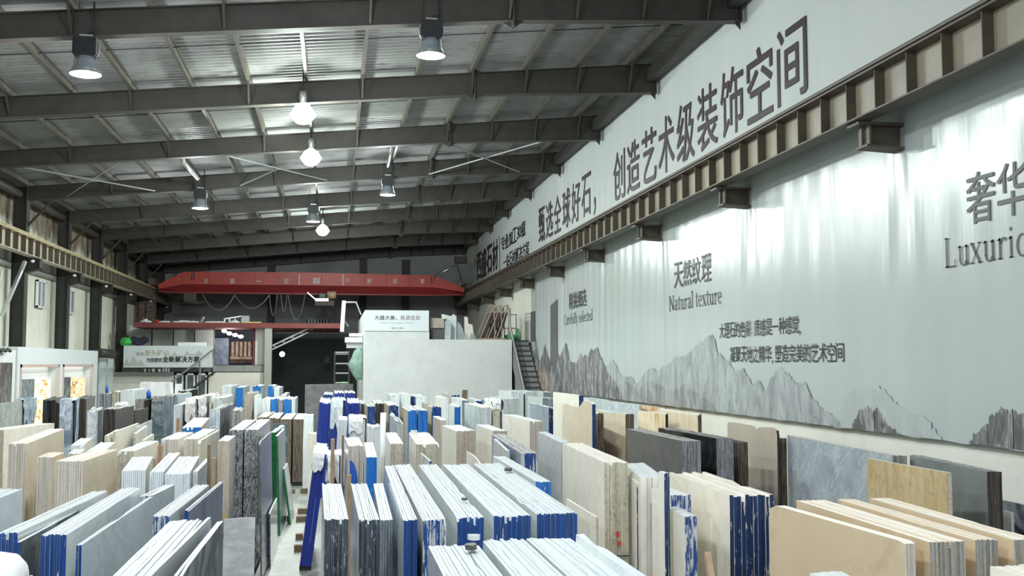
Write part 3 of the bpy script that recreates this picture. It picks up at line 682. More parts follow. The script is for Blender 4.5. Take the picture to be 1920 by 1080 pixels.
def crane_text(s, px, py, hpx):
    a = at(px - hpx * .42, py + hpx / 2, Y=CY - .32); b = at(px + hpx * .42, py - hpx / 2, Y=CY - .32)
    put_text('painted_character', s, (a.x, -.32, a.z), (b.x - a.x, 0, 0), (0, 0, b.z - a.z), M['paint_white'], cr, .02)
for s, px, h in (('河', 386, 9), ('南', 436, 10), ('宏', 537, 10), ('严', 651, 9), ('禁', 692, 9), ('超', 741, 9), ('载', 792, 8)): crane_text(s, px, 527, h)
a, b = at(480, 528, Y=CY - .32), at(489, 526.5, Y=CY - .32); MB().box(a.x, b.x, -.32, -.30, a.z, b.z).build('painted_character', M['paint_white'], cr)
a, b = at(587, 532, Y=CY - .33), at(600, 521, Y=CY - .33); MB().box(a.x, b.x, -.33, -.30, a.z, b.z).build('maker_plate', M['paint_white'], cr)
for px in (359, 363, 808, 813):
    p = at(px, 523, Y=CY - .31); m = MB(); m.prism([(p.x - .03, 7.2), (p.x + .02, 7.2), (p.x + .07, 7.6), (p.x + .02, 7.6)], 'y', -.315, -.30); m.build('warning_stripe', M['black_metal'], cr)
for s, x in ((-1, -8.9), (1, 6.86)):
    m = MB(); m.box(x - .16, x + .16, -1.5, 1.5, 6.88, 7.2); m.lathe([(.15, -.06), (.15, .06)], 12, 0, (x, 0, 7.0)); m.build('end_carriage', M['girder_dk'], cr)
h = thing('chain_hoist', 'hoist trolley with pale motor cover hanging under the red crane beam', 'hoist', (0, CY - .62, 0))
a, b = at(591, 573, Y=CY), at(627, 566, Y=CY)
MB().box(a.x, b.x, -.25, .25, a.z - .05, b.z + .02).build('trolley_frame', M['girder_dk'], h)
MB().box(a.x + .02, b.x - .3, -.28, .0, b.z - .02, b.z + .12).build('cover_plate', M['alu'], h)
c = at(622, 555, Y=CY); m = MB(); m.tube([(c.x - .22, -.1, c.z), (c.x + .22, -.1, c.z)], .2, 12); m.build('motor', M['peach'], h)
c = at(605, 556, Y=CY); m = MB(); m.tube([(c.x - .15, -.1, c.z), (c.x + .15, -.1, c.z)], .12, 10); m.build('gearbox', M['net'], h)
MB().bar((at(577, 550, Y=CY).x, -.1, at(577, 550, Y=CY).z), (at(592, 563, Y=CY).x, -.1, at(592, 563, Y=CY).z), .05).build('tow_arm', M['alu'], h)
a, b = at(615, 575, Y=CY), at(613, 690, Y=CY)
MB().tube([(a.x, 0, a.z), (b.x, 0, b.z + .3)], .015, 6).build('chain', M['steel'], h)
m = MB(); m.box(b.x - .12, b.x + .12, -.06, .06, b.z + .25, b.z + .6); hb = m.build('hook_block', M['steel'], h); MB().tube([(b.x, 0, b.z + .25), (b.x, 0, b.z + .1), (b.x + .1, 0, b.z), (b.x + .02, 0, b.z - .1), (b.x - .1, 0, b.z - .03)], .03, 6).build('hook', M['steel'], hb)
h2 = thing('chain_hoist', 'dim second hoist motor under the left end of the red crane', 'hoist', (0, CY - .15, 0))
a, b = at(337, 573, Y=CY), at(386, 563, Y=CY)
MB().tube([(a.x, 0, (a.z + b.z) / 2), (b.x, 0, (a.z + b.z) / 2)], .14, 10).build('motor', M['steel'], h2)
c = at(358, 556, Y=CY); MB().box(c.x - .3, c.x + .3, -.2, .1, b.z - .1, 6.548).build('trolley_frame', M['girder_dk'], h2)
a = at(346, 573, Y=CY); MB().tube([(a.x, 0, a.z), (a.x, 0, a.z - .6)], .02, 6).build('chain', M['steel'], h2)
fe = thing('festoon_cable', 'grey festoon cable hanging in loops below the red crane', 'cable', (0, CY - .25, 0))
for x0, x1, dip in ((380, 440, 582), (440, 505, 578), (505, 520, 592), (527, 538, 585), (540, 572, 600)):
    P = []
    for k in range(9):
        f = k / 8; p = at(x0 + (x1 - x0) * f, 553 + (dip - 553) * (1 - (2 * f - 1) ** 2), Y=CY - .25); P.append((p.x, 0, p.z))
    MB().tube(P, .022, 5).build('cable_loop', M['pipe'], fe)
o = MB().tube([at(816, 517, Y=CY - .38), at(854, 498, Y=CY - .7)], .07, 8).build('pale_strut', M['alu']); tag(o, 'pale strut rising from the right end of the red crane', 'strut')
jb = thing('cable_bracket', 'dark cable bracket above the right end of the red crane', 'bracket', (0, CY - .7, 0))
a, b = at(856, 492, Y=CY - .7), at(868, 535, Y=CY - .7); MB().tube([a - jb.location, b - jb.location], .04, 6).build('post', M['steel_dk'], jb)
a, b = at(850, 496, Y=CY), at(872, 484, Y=CY); MB().box(a.x, b.x, -.2, .2, a.z, b.z).build('junction_box', M['steel_dk'], jb)

# ------------------------------------------------------------------ back wall: columns and grille
for j, px in enumerate((508, 680, 760)):
    p = at(px, 600, Y=61.7); o = MB().box(p.x - .2, p.x + .2, 61.65, 61.95, 0, 9).build('steel_column', M['steel_dk'])
    tag(o, f'dark steel post on the dark back wall, {("left, beside the mezzanine pillar", "middle, above the white office", "right, above the white office sign")[j]}', 'column')
r = thing('window_3', 'barred pale window high in the dark back wall', 'window', (0, 61.9, 0)); r['kind'] = 'structure'
a, b = at(576, 622, Y=61.9), at(616, 598, Y=61.9)
MB().box(a.x, b.x, -.03, 0, a.z, b.z).build('window_pane', plain('pale_pane', (150, 172, 172), .4), r)
for k in range(8):
    x = a.x + (b.x - a.x) * k / 7; MB().box(x - .04, x + .04, -.08, -.03, a.z, b.z).build('window_bar', M['steel_dk'], r)
# store behind the doorway; its deep shade is put into a darker wall colour
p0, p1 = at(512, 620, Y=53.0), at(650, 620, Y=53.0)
struct(MB().box(p0.x - .3, p1.x + 1.2, 57.6, 57.8, 0, 4.6).build('wall_store', plain('shaded_store_wall', (58, 66, 68), .7, 0, .2, .8)))

# ------------------------------------------------------------------ mezzanine at the back left
MY = 50.0
def q(x, y, Y=MY): return at(x, y, Y=Y)
def panel(name, x0, y0, x1, y1, mat, Y=MY, d=.12, parent=None, zfloor=False):
    a, b = q(x0, y1, Y), q(x1, y0, Y)
    return MB().box(a.x, b.x, Y, Y + d, 0 if zfloor else a.z, b.z).build(name, mat, parent)
struct(panel('wall_mezzanine_lower_left', 183, 698, 326, 760, M['creamw'], zfloor=True))
struct(panel('wall_mezzanine_lower_right', 390, 698, 497, 760, M['creamw'], zfloor=True))
struct(panel('wall_mezzanine_behind_windows', 322, 690, 395, 760, M['darkgreen'], Y=MY + 1.5, zfloor=True))
for n, (x0, x1) in enumerate(((327, 344), (347, 366), (368, 388))):
    r = thing(f'window_{n + 4}', f'white framed glass door leaf under the mezzanine, {("left", "middle", "right")[n]} of three', 'window', (0, MY, 0)); r['kind'] = 'structure'
    a, b = q(x0, 760), q(x1, 700); m = MB()
    for x in (a.x, b.x - .07): m.box(x, x + .07, 0, .08, 0, b.z)
    m.box(a.x, b.x, 0, .08, b.z - .08, b.z); m.box(a.x, b.x, 0, .08, .9, .98); m.build('window_frame', M['plastic'], r)
    MB().box(a.x + .05, b.x - .05, .03, .05, .1, b.z - .05).build('window_pane', M['pane'], r)
a, b = q(228, 697), q(500, 687); struct(MB().box(a.x, b.x, MY + .1, MY + 5, a.z, b.z).build('floor_mezzanine', M['concrete_step']))
struct(panel('trim_mezzanine_edge', 400, 685, 497, 697, stone('bare_concrete', (128, 130, 126), (152, 153, 148), scale=2, rough=.9), Y=MY - .05, d=.15))
struct(panel('wall_mezzanine_upper', 240, 611, 402, 690, M['greenish'], Y=MY + 3))
for j, px in enumerate((284, 324, 364)):
    o = panel('mezzanine_post', px - 1.8, 611, px + 1.8, 690, M['steel_dk'], Y=MY + 2.8, d=.15); tag(o, f'dark post on the pale mezzanine wall, {("left", "middle", "right")[j]} of three', 'post')
struct(panel('wall_mezzanine_room', 398, 610, 480, 690, stone('blue_grey_interior', (74, 84, 102), (92, 102, 120), scale=.8, rough=.8), Y=MY + 4.5))
struct(panel('wall_mezzanine_side', 478, 611, 498, 684, M['creamw'], Y=MY + .3))
o = panel('mezzanine_post', 399.5, 611, 402.5, 690, M['steel_dk'], Y=MY + .3, d=.15); tag(o, 'dark post at the left of the lit blue room', 'post')
o = panel('mezzanine_post', 473.5, 611, 478, 684, M['rust'], Y=MY + .3, d=.15); tag(o, 'brown post at the right of the lit blue room', 'post')
p = q(504, 600, MY - .2); o = MB().box(p.x - .16, p.x + .16, MY - .35, MY - .05, 0, q(504, 610).z).build('concrete_pillar', plain('grey_pillar', (158, 158, 150), .8, 0, .08, 2)); tag(o, 'grey pillar at the right end of the mezzanine by the dark doorway', 'pillar')
a, b = q(250, 613.5, MY - .4), q(642, 606.5, MY - .4); struct(MB().box(a.x, b.x, MY - .4, MY + 6, a.z, b.z).build('trim_mezzanine_roof', M['rust']))
sg = thing('sign_banner', 'long white sign banner with two rows of Chinese text along the mezzanine rail', 'sign', (0, MY - .5, 0))
a, b = q(231, 689, MY - .5), q(400, 648.5, MY - .5)
sgs = MB().box(a.x, b.x, 0, .05, a.z, b.z).build('sheet', M['panelw'], sg)
for k in range(4): x = a.x + (b.x - a.x) * (.08 + .28 * k); MB().bar((x, .05, a.z + .25), (x, .62, a.z + .05), .05).build('support_strut', M['steel_dk'], sg)
def sign_text(s, x0, x1, y0, y1, mat, par, Y, w=.0, sp=1.0):
    a, b = at(x0, y1, Y=Y), at(x1, y0, Y=Y); put_text('lettering', s, (a.x, -.02, a.z), (b.x - a.x, 0, 0), (0, 0, b.z - a.z), mat, par, w, sp)
sign_text('来自', 255, 269, 660, 667, M['ink_grey'], sgs, MY - .52); sign_text('源头矿山', 271, 317, 656, 667, M['ink_gold'], sgs, MY - .52, .0, 1.1)
sign_text('为您提供', 275, 304, 671, 679, M['ink'], sgs, MY - .52, .02); sign_text('全新解决方案', 305, 374, 668, 679, M['ink'], sgs, MY - .52, .03, 1.1)
for pts in ([(231, 684), (238, 672), (243, 682), (250, 668), (258, 680), (264, 674), (272, 686), (231, 686)], [(322, 667), (328, 660), (332, 666), (346, 666), (350, 657), (356, 664), (366, 664), (374, 657), (382, 667)]):
    P = [at(x, y, Y=MY - .515) for x, y in pts]; mm = MB(); mm.face([(p.x, -.012, p.z) for p in P]); mm.build('printed_hills', M['ink_pale'], sgs)
o = panel('air_conditioner', 333, 642, 385, 649, M['plastic'], Y=MY - .42, d=.4); tag(o, 'white box lying on the rail behind the mezzanine sign', 'box')
for j, (x0, x1, y0) in enumerate(((268, 273, 691.5), (276, 281, 692), (283, 290, 691), (294, 301, 691.5))):
    a, b = q(x0, 698.2, MY - .3), q(x1, y0, MY - .3); w = (b.x - a.x) / 2
    o = MB().lathe([(w * .75, 0), (w, (b.z - a.z) * .7), (w, b.z - a.z), (w * .8, b.z - a.z)], 12).build('plastic_tub', M['plastic'] if j != 1 else plain('pale_green_tub', (150, 186, 160), .5), loc=((a.x + b.x) / 2, MY - .12, q(280, 698).z))
    tag(o, f'small plastic tub on the ledge below the sign, {ORD[j]} from the left', 'tub', 'tubs on the ledge')
for j, px in enumerate((305, 310, 315)):
    a = q(px, 698, MY - .3); o = MB().lathe([(.046, 0), (.05, .16), (.025, .22), (.025, .27), (.001, .28)], 10).build('bottle', M['plastic'], loc=(a.x, MY - .12, q(280, 698).z)); tag(o, f'white bottle on the ledge below the sign, {("left", "middle", "right")[j]} of three', 'bottle', 'bottles on the ledge')
a, b = q(183, 699, MY), q(326, 697.5, MY); struct(MB().box(a.x, b.x, MY - .3, MY + .12, a.z - .1, a.z).build('trim_mezzanine_ledge', M['concrete_step']))
o = MB().lathe([(.01, 0), (.2, .02), (.26, .18), (.18, .36), (.01, .4)], 9).build('green_bundle', M['bright_green'], loc=(q(236, 646, MY - .2).x, MY - .2, q(236, 649, MY).z)); tag(o, 'bright green bundle left of the mezzanine sign', 'bundle')
m = MB()
for k in range(7):
    p = q(246 + k * 4, 640 - 3 * math.sin(k * 1.3), MY + .6); m.lathe([(.01, -.16), (.2, -.1), (.22, .05), (.01, .16)], 8, 0, p)
o = m.build('dark_cloth', plain('dark_blue_cloth', (62, 68, 84), .9)); tag(o, 'dark crumpled cloth hung behind the mezzanine sign at left', 'cloth')
# lit room: lamps, poster, slab
bp = q(430, 622, MY + 2)
cl = thing('ceiling_light', 'row of four round bright lamps in the blue mezzanine room', 'lamp', (0, MY + 2, 0))
for x, y in ((420.5, 620.5), (430, 625), (441, 628), (451.5, 631)):
    p = at(x, y, Y=MY + 2); MB().lathe([(.01, -.09), (.1, -.06), (.13, 0), (.1, .06), (.01, .09)], 14, 0, (p.x, 0, p.z)).build('lamp_globe', M['globe'], cl)
a, b = at(418, 616, Y=MY + 2), at(454, 627, Y=MY + 2); MB().bar((a.x, 0, a.z), (b.x, 0, b.z), .05).build('lamp_bar', M['black_metal'], cl)
d = bpy.data.lights.new('room_light', 'POINT'); d.energy = 60; d.shadow_soft_size = .2; o = bpy.data.objects.new('room_light', d); COL.objects.link(o); o.location = (bp.x, MY + 2, bp.z - .4)
ps = thing('wall_picture', 'picture of a stone facade with columns in the blue room', 'picture', (0, MY + 4.3, 0))
a, b = at(431, 681, Y=MY + 4.3), at(473, 639, Y=MY + 4.3)
MB().box(a.x, b.x, 0, .05, a.z, b.z).build('panel', M['brick'], ps)
m = MB()
for k in range(5): x = a.x + (b.x - a.x) * (.12 + k * .19); m.box(x - .06, x + .06, -.02, 0, a.z + .3, b.z - .05)
m.box(a.x, b.x, -.02, 0, a.z + .2, a.z + .32); m.build('printed_columns', M['peach'], ps)
o = panel('stone_slab', 402, 634, 429, 684, M['bluegrey'], Y=MY + 3.4, d=.04); tag(o, 'blue grey marble slab standing in the lit mezzanine room', 'stone slab')
o = thing('globe_lamp', 'white globe lamp glowing in the dark doorway', 'lamp', at(529, 664, Y=54)); MB().lathe([(.01, -.14), (.1, -.1), (.14, 0), (.1, .1), (.01, .14)], 16).build('globe', M['globe'], o); MB().tube([(0, 0, .13), (0, 0, 1.2)], .012, 5).build('cord', M['black_metal'], o)
tr = thing('roof_truss', 'light steel truss bracket sloping up beside the pillar', 'truss', (0, MY, 0))
m = MB(); A0, A1, B0, B1 = [q(*p) for p in ((511, 648), (578, 616), (511, 655), (578, 623))]
for u, v in ((A0, A1), (B0, B1)): m.bar((u.x, 0, u.z), (v.x, 0, v.z), .07)
for k in range(5):
    u = A0.lerp(A1, k / 4); v = B0.lerp(B1, (k + .5) / 4); m.bar((u.x, 0, u.z), (v.x, 0, v.z), .035)
m.build('lattice', M['pipe'], tr)
st = thing('metal_stairs', 'steep dark stairs with a pale handrail up to the mezzanine', 'stairs', (0, MY - 1.0, 0))
def sq(x, y): p = at(x, y, Y=MY - 1.0); return Vector((p.x, 0, p.z))
e0, e1 = sq(345, 742), sq(403, 697); e0 = e1 + (e0 - e1) * (e1.z / (e1.z - e0.z)); e0.z = .05
for dy in (-.35, .35): MB().bar(e0 + Vector((0, dy, 0)), e1 + Vector((0, dy, 0)), .1, .06).build('stringer', M['steel_dk'], st)
m = MB(); m.tube([sq(322, 716), sq(373, 676), sq(399, 656)], .04, 6); m.tube([sq(375, 676), sq(375, 722)], .035, 6); m.tube([sq(399, 656), sq(401, 697)], .035, 6); m.build('handrail', M['pipe'], st)
m = MB()
for k in range(8):
    p = e0.lerp(e1, (k + .5) / 8); m.box(p.x - .12, p.x + .12, -.33, .33, p.z - .02, p.z + .02)
m.build('treads', M['steel_dk'], st)
# clutter on the mezzanine roof
zr = q(400, 606.5, MY - .4).z
R3 = random.Random(5)
for j, (x0, x1, h, mt) in enumerate(((262, 282, .2, 'plastic'), (289, 297, .22, 'red_mark'), (297, 318, .12, 'cloth'), (322, 372, .14, 'cloth'), (383, 420, .1, 'cloth'), (431, 448, .2, 'cloth'))):
    a, b = q(x0, 606), q(x1, 606); m = MB(); n = 9
    P = []
    for k in range(n + 1):
        f = k / n; P.append((a.x + (b.x - a.x) * f, 0, h * (.25 + .6 * R3.random()) * math.sin(math.pi * min(1, max(.06, f)))))
    m.tube([(p[0], 0, p[2] * .4 + .06) for p in P], [max(.05, p[2] * .7) for p in P], 8)
    o = m.build('plastic_sheeting', M[mt], loc=(0, MY + .2, zr)); tag(o, f'crumpled {"red" if mt == "red_mark" else "white"} sheeting on the mezzanine roof, {ORD[j]} from the left', 'sheeting', 'sheeting on the mezzanine roof')
ch = thing('tubular_stand', 'white tubular frame lying on the mezzanine roof', 'frame', (0, MY + .5, zr))
a, b = q(421, 606, MY + .5), q(453, 596, MY + .5); m = MB(); hz = b.z - a.z
for f in (0, .3, .62, 1): x = a.x + (b.x - a.x) * f; m.bar((x, 0, 0), (x, 0, hz), .06)
m.bar((a.x, 0, hz), (b.x, 0, hz + .12), .06); m.bar((a.x, 0, .05), (b.x, 0, .05), .06); m.build('tubes', M['plastic'], ch)
o = panel('cardboard_box', 453, 592, 467, 606.5, plain('pale_grey_box', (156, 162, 158), .7), Y=MY + .3, d=.5); tag(o, 'pale grey box on the mezzanine roof', 'box')
a, b = q(456, 606.5, MY), q(490, 602, MY); o = MB().box(a.x, b.x, MY - .2, MY + .25, a.z, a.z + .07).build('yellow_boards', M['yellow']); tag(o, 'yellow boards stacked on the mezzanine roof edge', 'boards')
o = MB().bar(q(377, 606, MY + .3), q(383, 594, MY + .3), .1).build('leaning_plank', M['pipe']); tag(o, 'short plank sticking up from the mezzanine roof', 'plank')
struct(panel('wall_rubble', 238, 556, 292, 611, M['brick'], Y=MY + 6, d=.3))

# ------------------------------------------------------------------ white office block, sign, stairs
OY = 40.0; ZP = 3.91
struct(MB().box(1.08, 6.66, OY, OY + 11, 0, ZP).build('wall_office', M['plaster']))
sb = thing('sign_box', 'big white box sign with grey Chinese lettering on top of the office', 'sign', (0, OY, ZP))
MB().box(1.10, 3.52, .0, 11, .0, .30).build('plinth', M['plaster'], sb)
MB().box(1.12, 3.50, -.04, 11, .30, 1.08).build('cabinet', M['panelw'], sb)
fp_ = MB().box(1.13, 3.49, -.052, -.04, .31, 1.07).build('face_panel', plain('sign_face', (214, 222, 224), .4, 0, .02, 1), sb)
def osign(s, x0, x1, y0, y1, mat, w=.0, sp=1.0):
    a, b = at(x0, y1, Y=OY - .06), at(x1, y0, Y=OY - .06); put_text('lettering', s, (a.x, -.06, a.z - ZP), (b.x - a.x, 0, 0), (0, 0, b.z - a.z), mat, fp_, w, sp)
osign('大器大美，', 702.5, 744, 591.5, 600, plain('sign_grey', (92, 96, 94), .5), .02, 1.1); osign('格调自如', 750.5, 787.5, 591.5, 600, M['ink_grey'], .01, 1.1)
osign('臻品大理石', 733.5, 757.5, 613.5, 617, M['ink_grey'], .0, 1.1)
m = MB()
for k in range(22):
    a, b = at(713 + k * 2.9, 606.6, Y=OY - .06), at(713 + k * 2.9 + (1.9 if k % 5 else 1.0), 604.4, Y=OY - .06); m.face([(a.x, -.058, a.z - ZP), (b.x, -.058, a.z - ZP), (b.x, -.058, b.z - ZP), (a.x, -.058, b.z - ZP)])
m.build('faint_small_print', M['ink_pale'], fp_, recalc=False)
sg2 = thing('concrete_stairs', 'dark concrete stairs with a grey sloping side rail along the right wall', 'stairs', (0, 0, 0))
M['concrete_dark'] = plain('dark_tread', (70, 72, 74), .85, 0, .15, 4)
y0s, n_st = 35.9, 20; rise = ZP / n_st; run = (41.1 - y0s) / n_st
prof = [(y0s, 0)]
for k in range(n_st): prof += [(y0s + k * run, (k + 1) * rise), (y0s + (k + 1) * run, (k + 1) * rise)]
prof += [(y0s + n_st * run, 0)]
MB().prism(prof, 'x', 6.80, 7.46).build('steps', stone('grey_riser', (128, 130, 132), (150, 152, 153), scale=4, rough=.85), sg2)
for k in range(n_st): MB().box(6.80, 7.46, y0s + k * run - .035, y0s + (k + 1) * run - .002, (k + 1) * rise - .045, (k + 1) * rise + .004).build('tread', M['concrete_dark'], sg2)
m = MB()
m.prism([(y0s - .2, .0), (y0s - .2, .35), (41.0, ZP + .35), (41.0, ZP - .3), (y0s + .4, -.0)], 'x', 6.70, 6.79); m.build('stringer', plain('grey_painted_side', (112, 118, 122), .5), sg2)
m = MB(); m.tube([(6.74, y0s - .2, .5), (6.74, 41.0, ZP + .62), (6.74, 41.0, ZP + 1.25)], .04, 8); m.build('handrail', M['pipe'], sg2)
rl = thing('guard_railing', 'light steel railing at the top of the concrete stairs', 'railing', (0, 43.5, ZP))
m = MB()
for x in (6.72, 7.1, 7.42): m.bar((x, 0, 0), (x, 0, 1.15), .04)
for z in (.55, 1.12): m.bar((6.72, 0, z), (7.42, 0, z), .04)
m.build('rails', M['pipe'], rl)
struct(MB().box(6.66, 7.5, 41.1, 51, ZP - .2, ZP).build('floor_office_landing', M['concrete_step']))
o = MB().lathe([(.1, 0), (.22, .05), (.26, .22), (.2, .24), (.001, .2)], 14).build('plastic_basin', M['bright_green'], loc=(6.95, 42.0, ZP)); tag(o, 'green plastic basin at the top of the stairs', 'basin')
o = MB().lathe([(.1, 0), (.12, .3), (.05, .42), (.05, .5), (.001, .5)], 12).build('plastic_bottle', plain('pale_green_bottle', (120, 190, 140), .4), loc=(7.28, 42.2, ZP)); tag(o, 'pale green bottle beside the green basin', 'bottle')
# offcuts and racks on the platform
def chunk(label, pts, Y, d, mat, z=ZP, name='stone_offcut'):
    P = [at(x, y, Y=Y) for x, y in pts]; zm = min(p.z for p in P); zz = z if 'sitting' not in label else zm
    m = MB(); m.prism([(p.x, zz + p.z - zm) for p in P], 'y', Y, Y + d); o = m.build(name, mat); tag(o, label, 'stone offcut'); return o
dkb = plain('dark_crate', (92, 92, 88), .8)
chunk('dark square block under a pale stone box on the office roof', [(808, 634.5), (832, 634.5), (832, 615), (808, 615)], 40.6, .6, dkb)
chunk('pale stone box sitting on the dark block on the office roof', [(807, 615), (833, 615), (832, 597), (808, 596)], 40.55, .7, M['taupe'])
chunk('tall broken grey slab leaning on the office roof', [(833, 635), (845, 635), (846, 600), (840, 597), (834, 600)], 40.7, .3, M['silver'])
chunk('broken white marble lump with jagged top on the office roof', [(845, 635), (856, 635), (856, 591), (851, 586), (846, 590), (838, 588), (829, 586), (830, 594), (844, 598)], 41.2, .35, M['white'])
chunk('grey slab fragment sloping beside the broken marble lump', [(857, 635), (872, 635), (868, 614), (862, 603), (857, 600)], 41.3, .3, M['grey'])
chunk('pale slab with notched corner on the office roof', [(872, 634), (884, 634), (888, 622), (886, 604), (878, 602), (877, 590), (871, 589)], 42, .12, M['cream'])
chunk('small grey rubble heap on the office roof', [(880, 635), (893, 635), (890, 624), (884, 621)], 41.4, .3, M['grey'])
for j, (xb, xt) in enumerate(((899, 926), (914, 939), (930, 953))):
    r = thing('slab_rack', f'rusty slanted steel slab rack on the office roof, {("left", "middle", "right")[j]} of three', 'rack', (0, 41.5, ZP), group='slanted racks on the office roof')
    a, b = at(xb, 634.5, Y=41.5), at(xt, 572, Y=41.5); z1 = b.z - ZP; m = MB()
    for dy in (0, 1.2):
        m.bar((a.x, dy, .03), (b.x, dy, z1), .05); m.bar((b.x + .05, dy, .03), (b.x, dy, z1), .04); m.bar((a.x, dy, .03), (b.x + .05, dy, .03), .05)
    m.bar((b.x, 0, z1), (b.x, 1.2, z1), .04); m.bar((a.x, 0, .03), (a.x, 1.2, .03), .04); m.build('frame_tubes', plain('rusty_tube', (150, 136, 122), .7) , r)
    o = MB().prism([(a.x + .1, .06), (a.x + .19, .06), (b.x + .0, z1 * .8), (b.x - .09, z1 * .8)], 'y', .1, 1.1).build('stone_slab', M['plum'], loc=(0, 41.5, ZP)); tag(o, f'dark slab leaning in the {("left", "middle", "right")[j]} slanted rack on the office roof', 'stone slab')
o = MB().box(at(893, 635, Y=41).x, at(950, 635, Y=41).x, 41.2, 41.4, ZP, ZP + .08).build('timber_plank', M['wood']); tag(o, 'pale plank lying under the slanted racks', 'plank')
# left side of the office
lb = thing('board_stack', 'white boards and sheets jutting from the left side of the office roof', 'boards', (0, OY + 1, 0))
for k, (x0, y0, x1, y1) in enumerate(((647, 630, 684, 642), (650, 640, 682, 652), (655, 622, 683, 630))):
    a, b = at(x0, y1, Y=OY + 1), at(x1, y0, Y=OY + 1); MB().box(a.x, min(b.x, 1.07), k * .2, k * .2 + 1.2, a.z, b.z - .05).build('board', M['panelw'] if k != 2 else M['cream'], lb)
nb = MB(); P = []
prof = [(655, 684, 676), (660, 684, 664), (668, 684, 660)]
for k, (y, xl, xr) in enumerate(((651, 672, 681), (660, 664, 682), (672, 658, 682), (684, 653, 682), (694, 659, 681), (704, 663, 680), (712, 667, 677))):
    a, b = at(xl, y, Y=OY + .6), at(xr, y, Y=OY + .6); P.append((((a.x + b.x) / 2, OY + .6, a.z), (b.x - a.x) / 2))
nb.tube([p[0] for p in P], [p[1] for p in P], 14)
R9 = random.Random(3)
for v in nb.b.verts: v.co.x = min(1.06, v.co.x + R9.uniform(-.05, .05)); v.co.y = OY + .55 + (v.co.y - OY - .6) * .6 + R9.uniform(-.05, .05)
o = nb.build('net_bag', M['net']); tag(o, 'green mesh cloth bag hanging at the left corner of the white office', 'net')
fr = thing('pipe_frame', 'pale post with bent pipe left of the white office sign', 'frame', (0, OY + 6, 0))
def fq(x, y): p = at(x, y, Y=OY + 6); return (p.x, 0, p.z)
MB().bar(fq(641, 622), fq(645, 564), .16).build('post', M['cream'], fr); MB().tube([fq(648, 567), fq(668, 567), fq(677, 590)], .04, 6).build('bent_pipe', M['pipe'], fr); MB().tube([fq(646, 602), fq(653, 612)], .03, 6).build('brace', M['pipe'], fr)
sf = thing('scaffold_ladder', 'dark steel scaffold ladder between the doorway and the white office', 'scaffold', (0, OY + 3, 0))
def lq(x, y): p = at(x, y, Y=OY + 3); return (p.x, 0, p.z)
m = MB(); m.tube([(lq(628, 660)[0], 0, 0), lq(628, 660)], .04, 6); m.tube([(lq(655, 660)[0], 0, 0), lq(655, 660)], .04, 6); m.build('uprights', M['steel'], sf)
for y in (661, 664, 682, 700, 718): MB().tube([lq(628, y), lq(655, y)], .03, 6).build('rung', M['pipe'], sf)
o = panel('green_crate', 640, 716, 655, 722, M['bright_green'], Y=44, d=.4); tag(o, 'bright green crate beside the scaffold ladder', 'crate')
a, b = at(640, 722, Y=44), at(655, 722, Y=44); o = MB().box(a.x - .1, b.x + .1, 43.95, 44.5, 0, a.z).build('grey_cabinet', M['silver']); tag(o, 'grey cabinet carrying the bright green crate', 'cabinet')

# ------------------------------------------------------------------ showroom bays along the left wall
SX = -9.0
def sp(x, y, X=SX): return at(x, y, X=X)
ya, yb = sp(34, 650).y, sp(184, 657).y; zt = sp(34, 650).z
n1a, n1b, n2a, n2b = sp(38, 690).y, sp(110, 690).y, sp(118, 690).y, sp(173, 690).y; zn = sp(70, 683).z
m = MB()
m.box(XL, SX, ya, yb, zn, zt); m.box(XL, SX, ya, n1a, 0, zn); m.box(XL, SX, n1b, n2a, 0, zn); m.box(XL, SX, n2b, yb, 0, zn); m.box(XL, SX - .28, ya, yb, 0, zn)
struct(m.build('wall_showroom', M['panelw']))
for j, (a, b) in enumerate(((n1a, n1b), (n2a, n2b))):
    m = MB(); m.box(SX - .02, SX + .03, a, a + .09, 0, zn); m.box(SX - .02, SX + .03, b - .09, b, 0, zn); m.box(SX - .02, SX + .03, a, b, zn - .09, zn)
    o = m.build('trim_showroom_frame', plain('rose_gold_trim', (196, 172, 162), .4)); struct(o)
    ml = (b - a)
    o = MB().box(SX - .2, SX - .17, a + .1, a + ml * (.5 if j == 0 else .42), 0, zn - .45).build('stone_slab', M['teal'] if j == 0 else M['storm']); tag(o, ('greenish grey display slab in the left showroom bay', 'black and white display slab in the right showroom bay')[j], 'stone slab')
    t = NT('backlit_onyx'); f = t.noise(t.coord((1, 1, 2.2), False), 1.6, 5, .6, 1.5); cc = t.ramp(f, [(.36, srgb(176, 122, 60)), (.46, srgb(246, 214, 150)), (.56, srgb(255, 247, 226))])
    t.link(cc, t.p.inputs['Emission Color']); t.p.inputs['Emission Strength'].default_value = (.55, .22)[j]; bl = t.done(cc, .3)
    o = MB().box(SX - .22, SX - .19, a + ml * (.55 if j == 0 else .46), b - .15, 0, zn - .5).build('stone_slab', bl); tag(o, ('glowing backlit golden onyx panel in the left showroom bay', 'softly lit honey panel in the right showroom bay')[j], 'stone slab')
    d = bpy.data.lights.new('bay_light', 'AREA'); d.shape = 'RECTANGLE'; d.size = .1; d.size_y = ml - .4; d.energy = 4; d.color = (1, .95, .86)
    o = bpy.data.objects.new('bay_light', d); COL.objects.link(o); o.location = (SX - .1, (a + b) / 2, zn - .03); 
    o2 = MB().box(SX - .16, SX - .04, a + .2, b - .2, zn - .02, zn).build('strip_light', M['globe']); tag(o2, ('bright strip light at the top of the left showroom bay', 'bright strip light at the top of the right showroom bay')[j], 'lamp')
pn_ = sp(-60, 660).y
struct(MB().box(XL, SX - .05, pn_, ya - .02, 0, sp(0, 656, SX - .05).z).build('wall_showroom_near', M['plaster']))
a, b = sp(-60, 680, SX + .02), sp(25, 680, SX + .02)
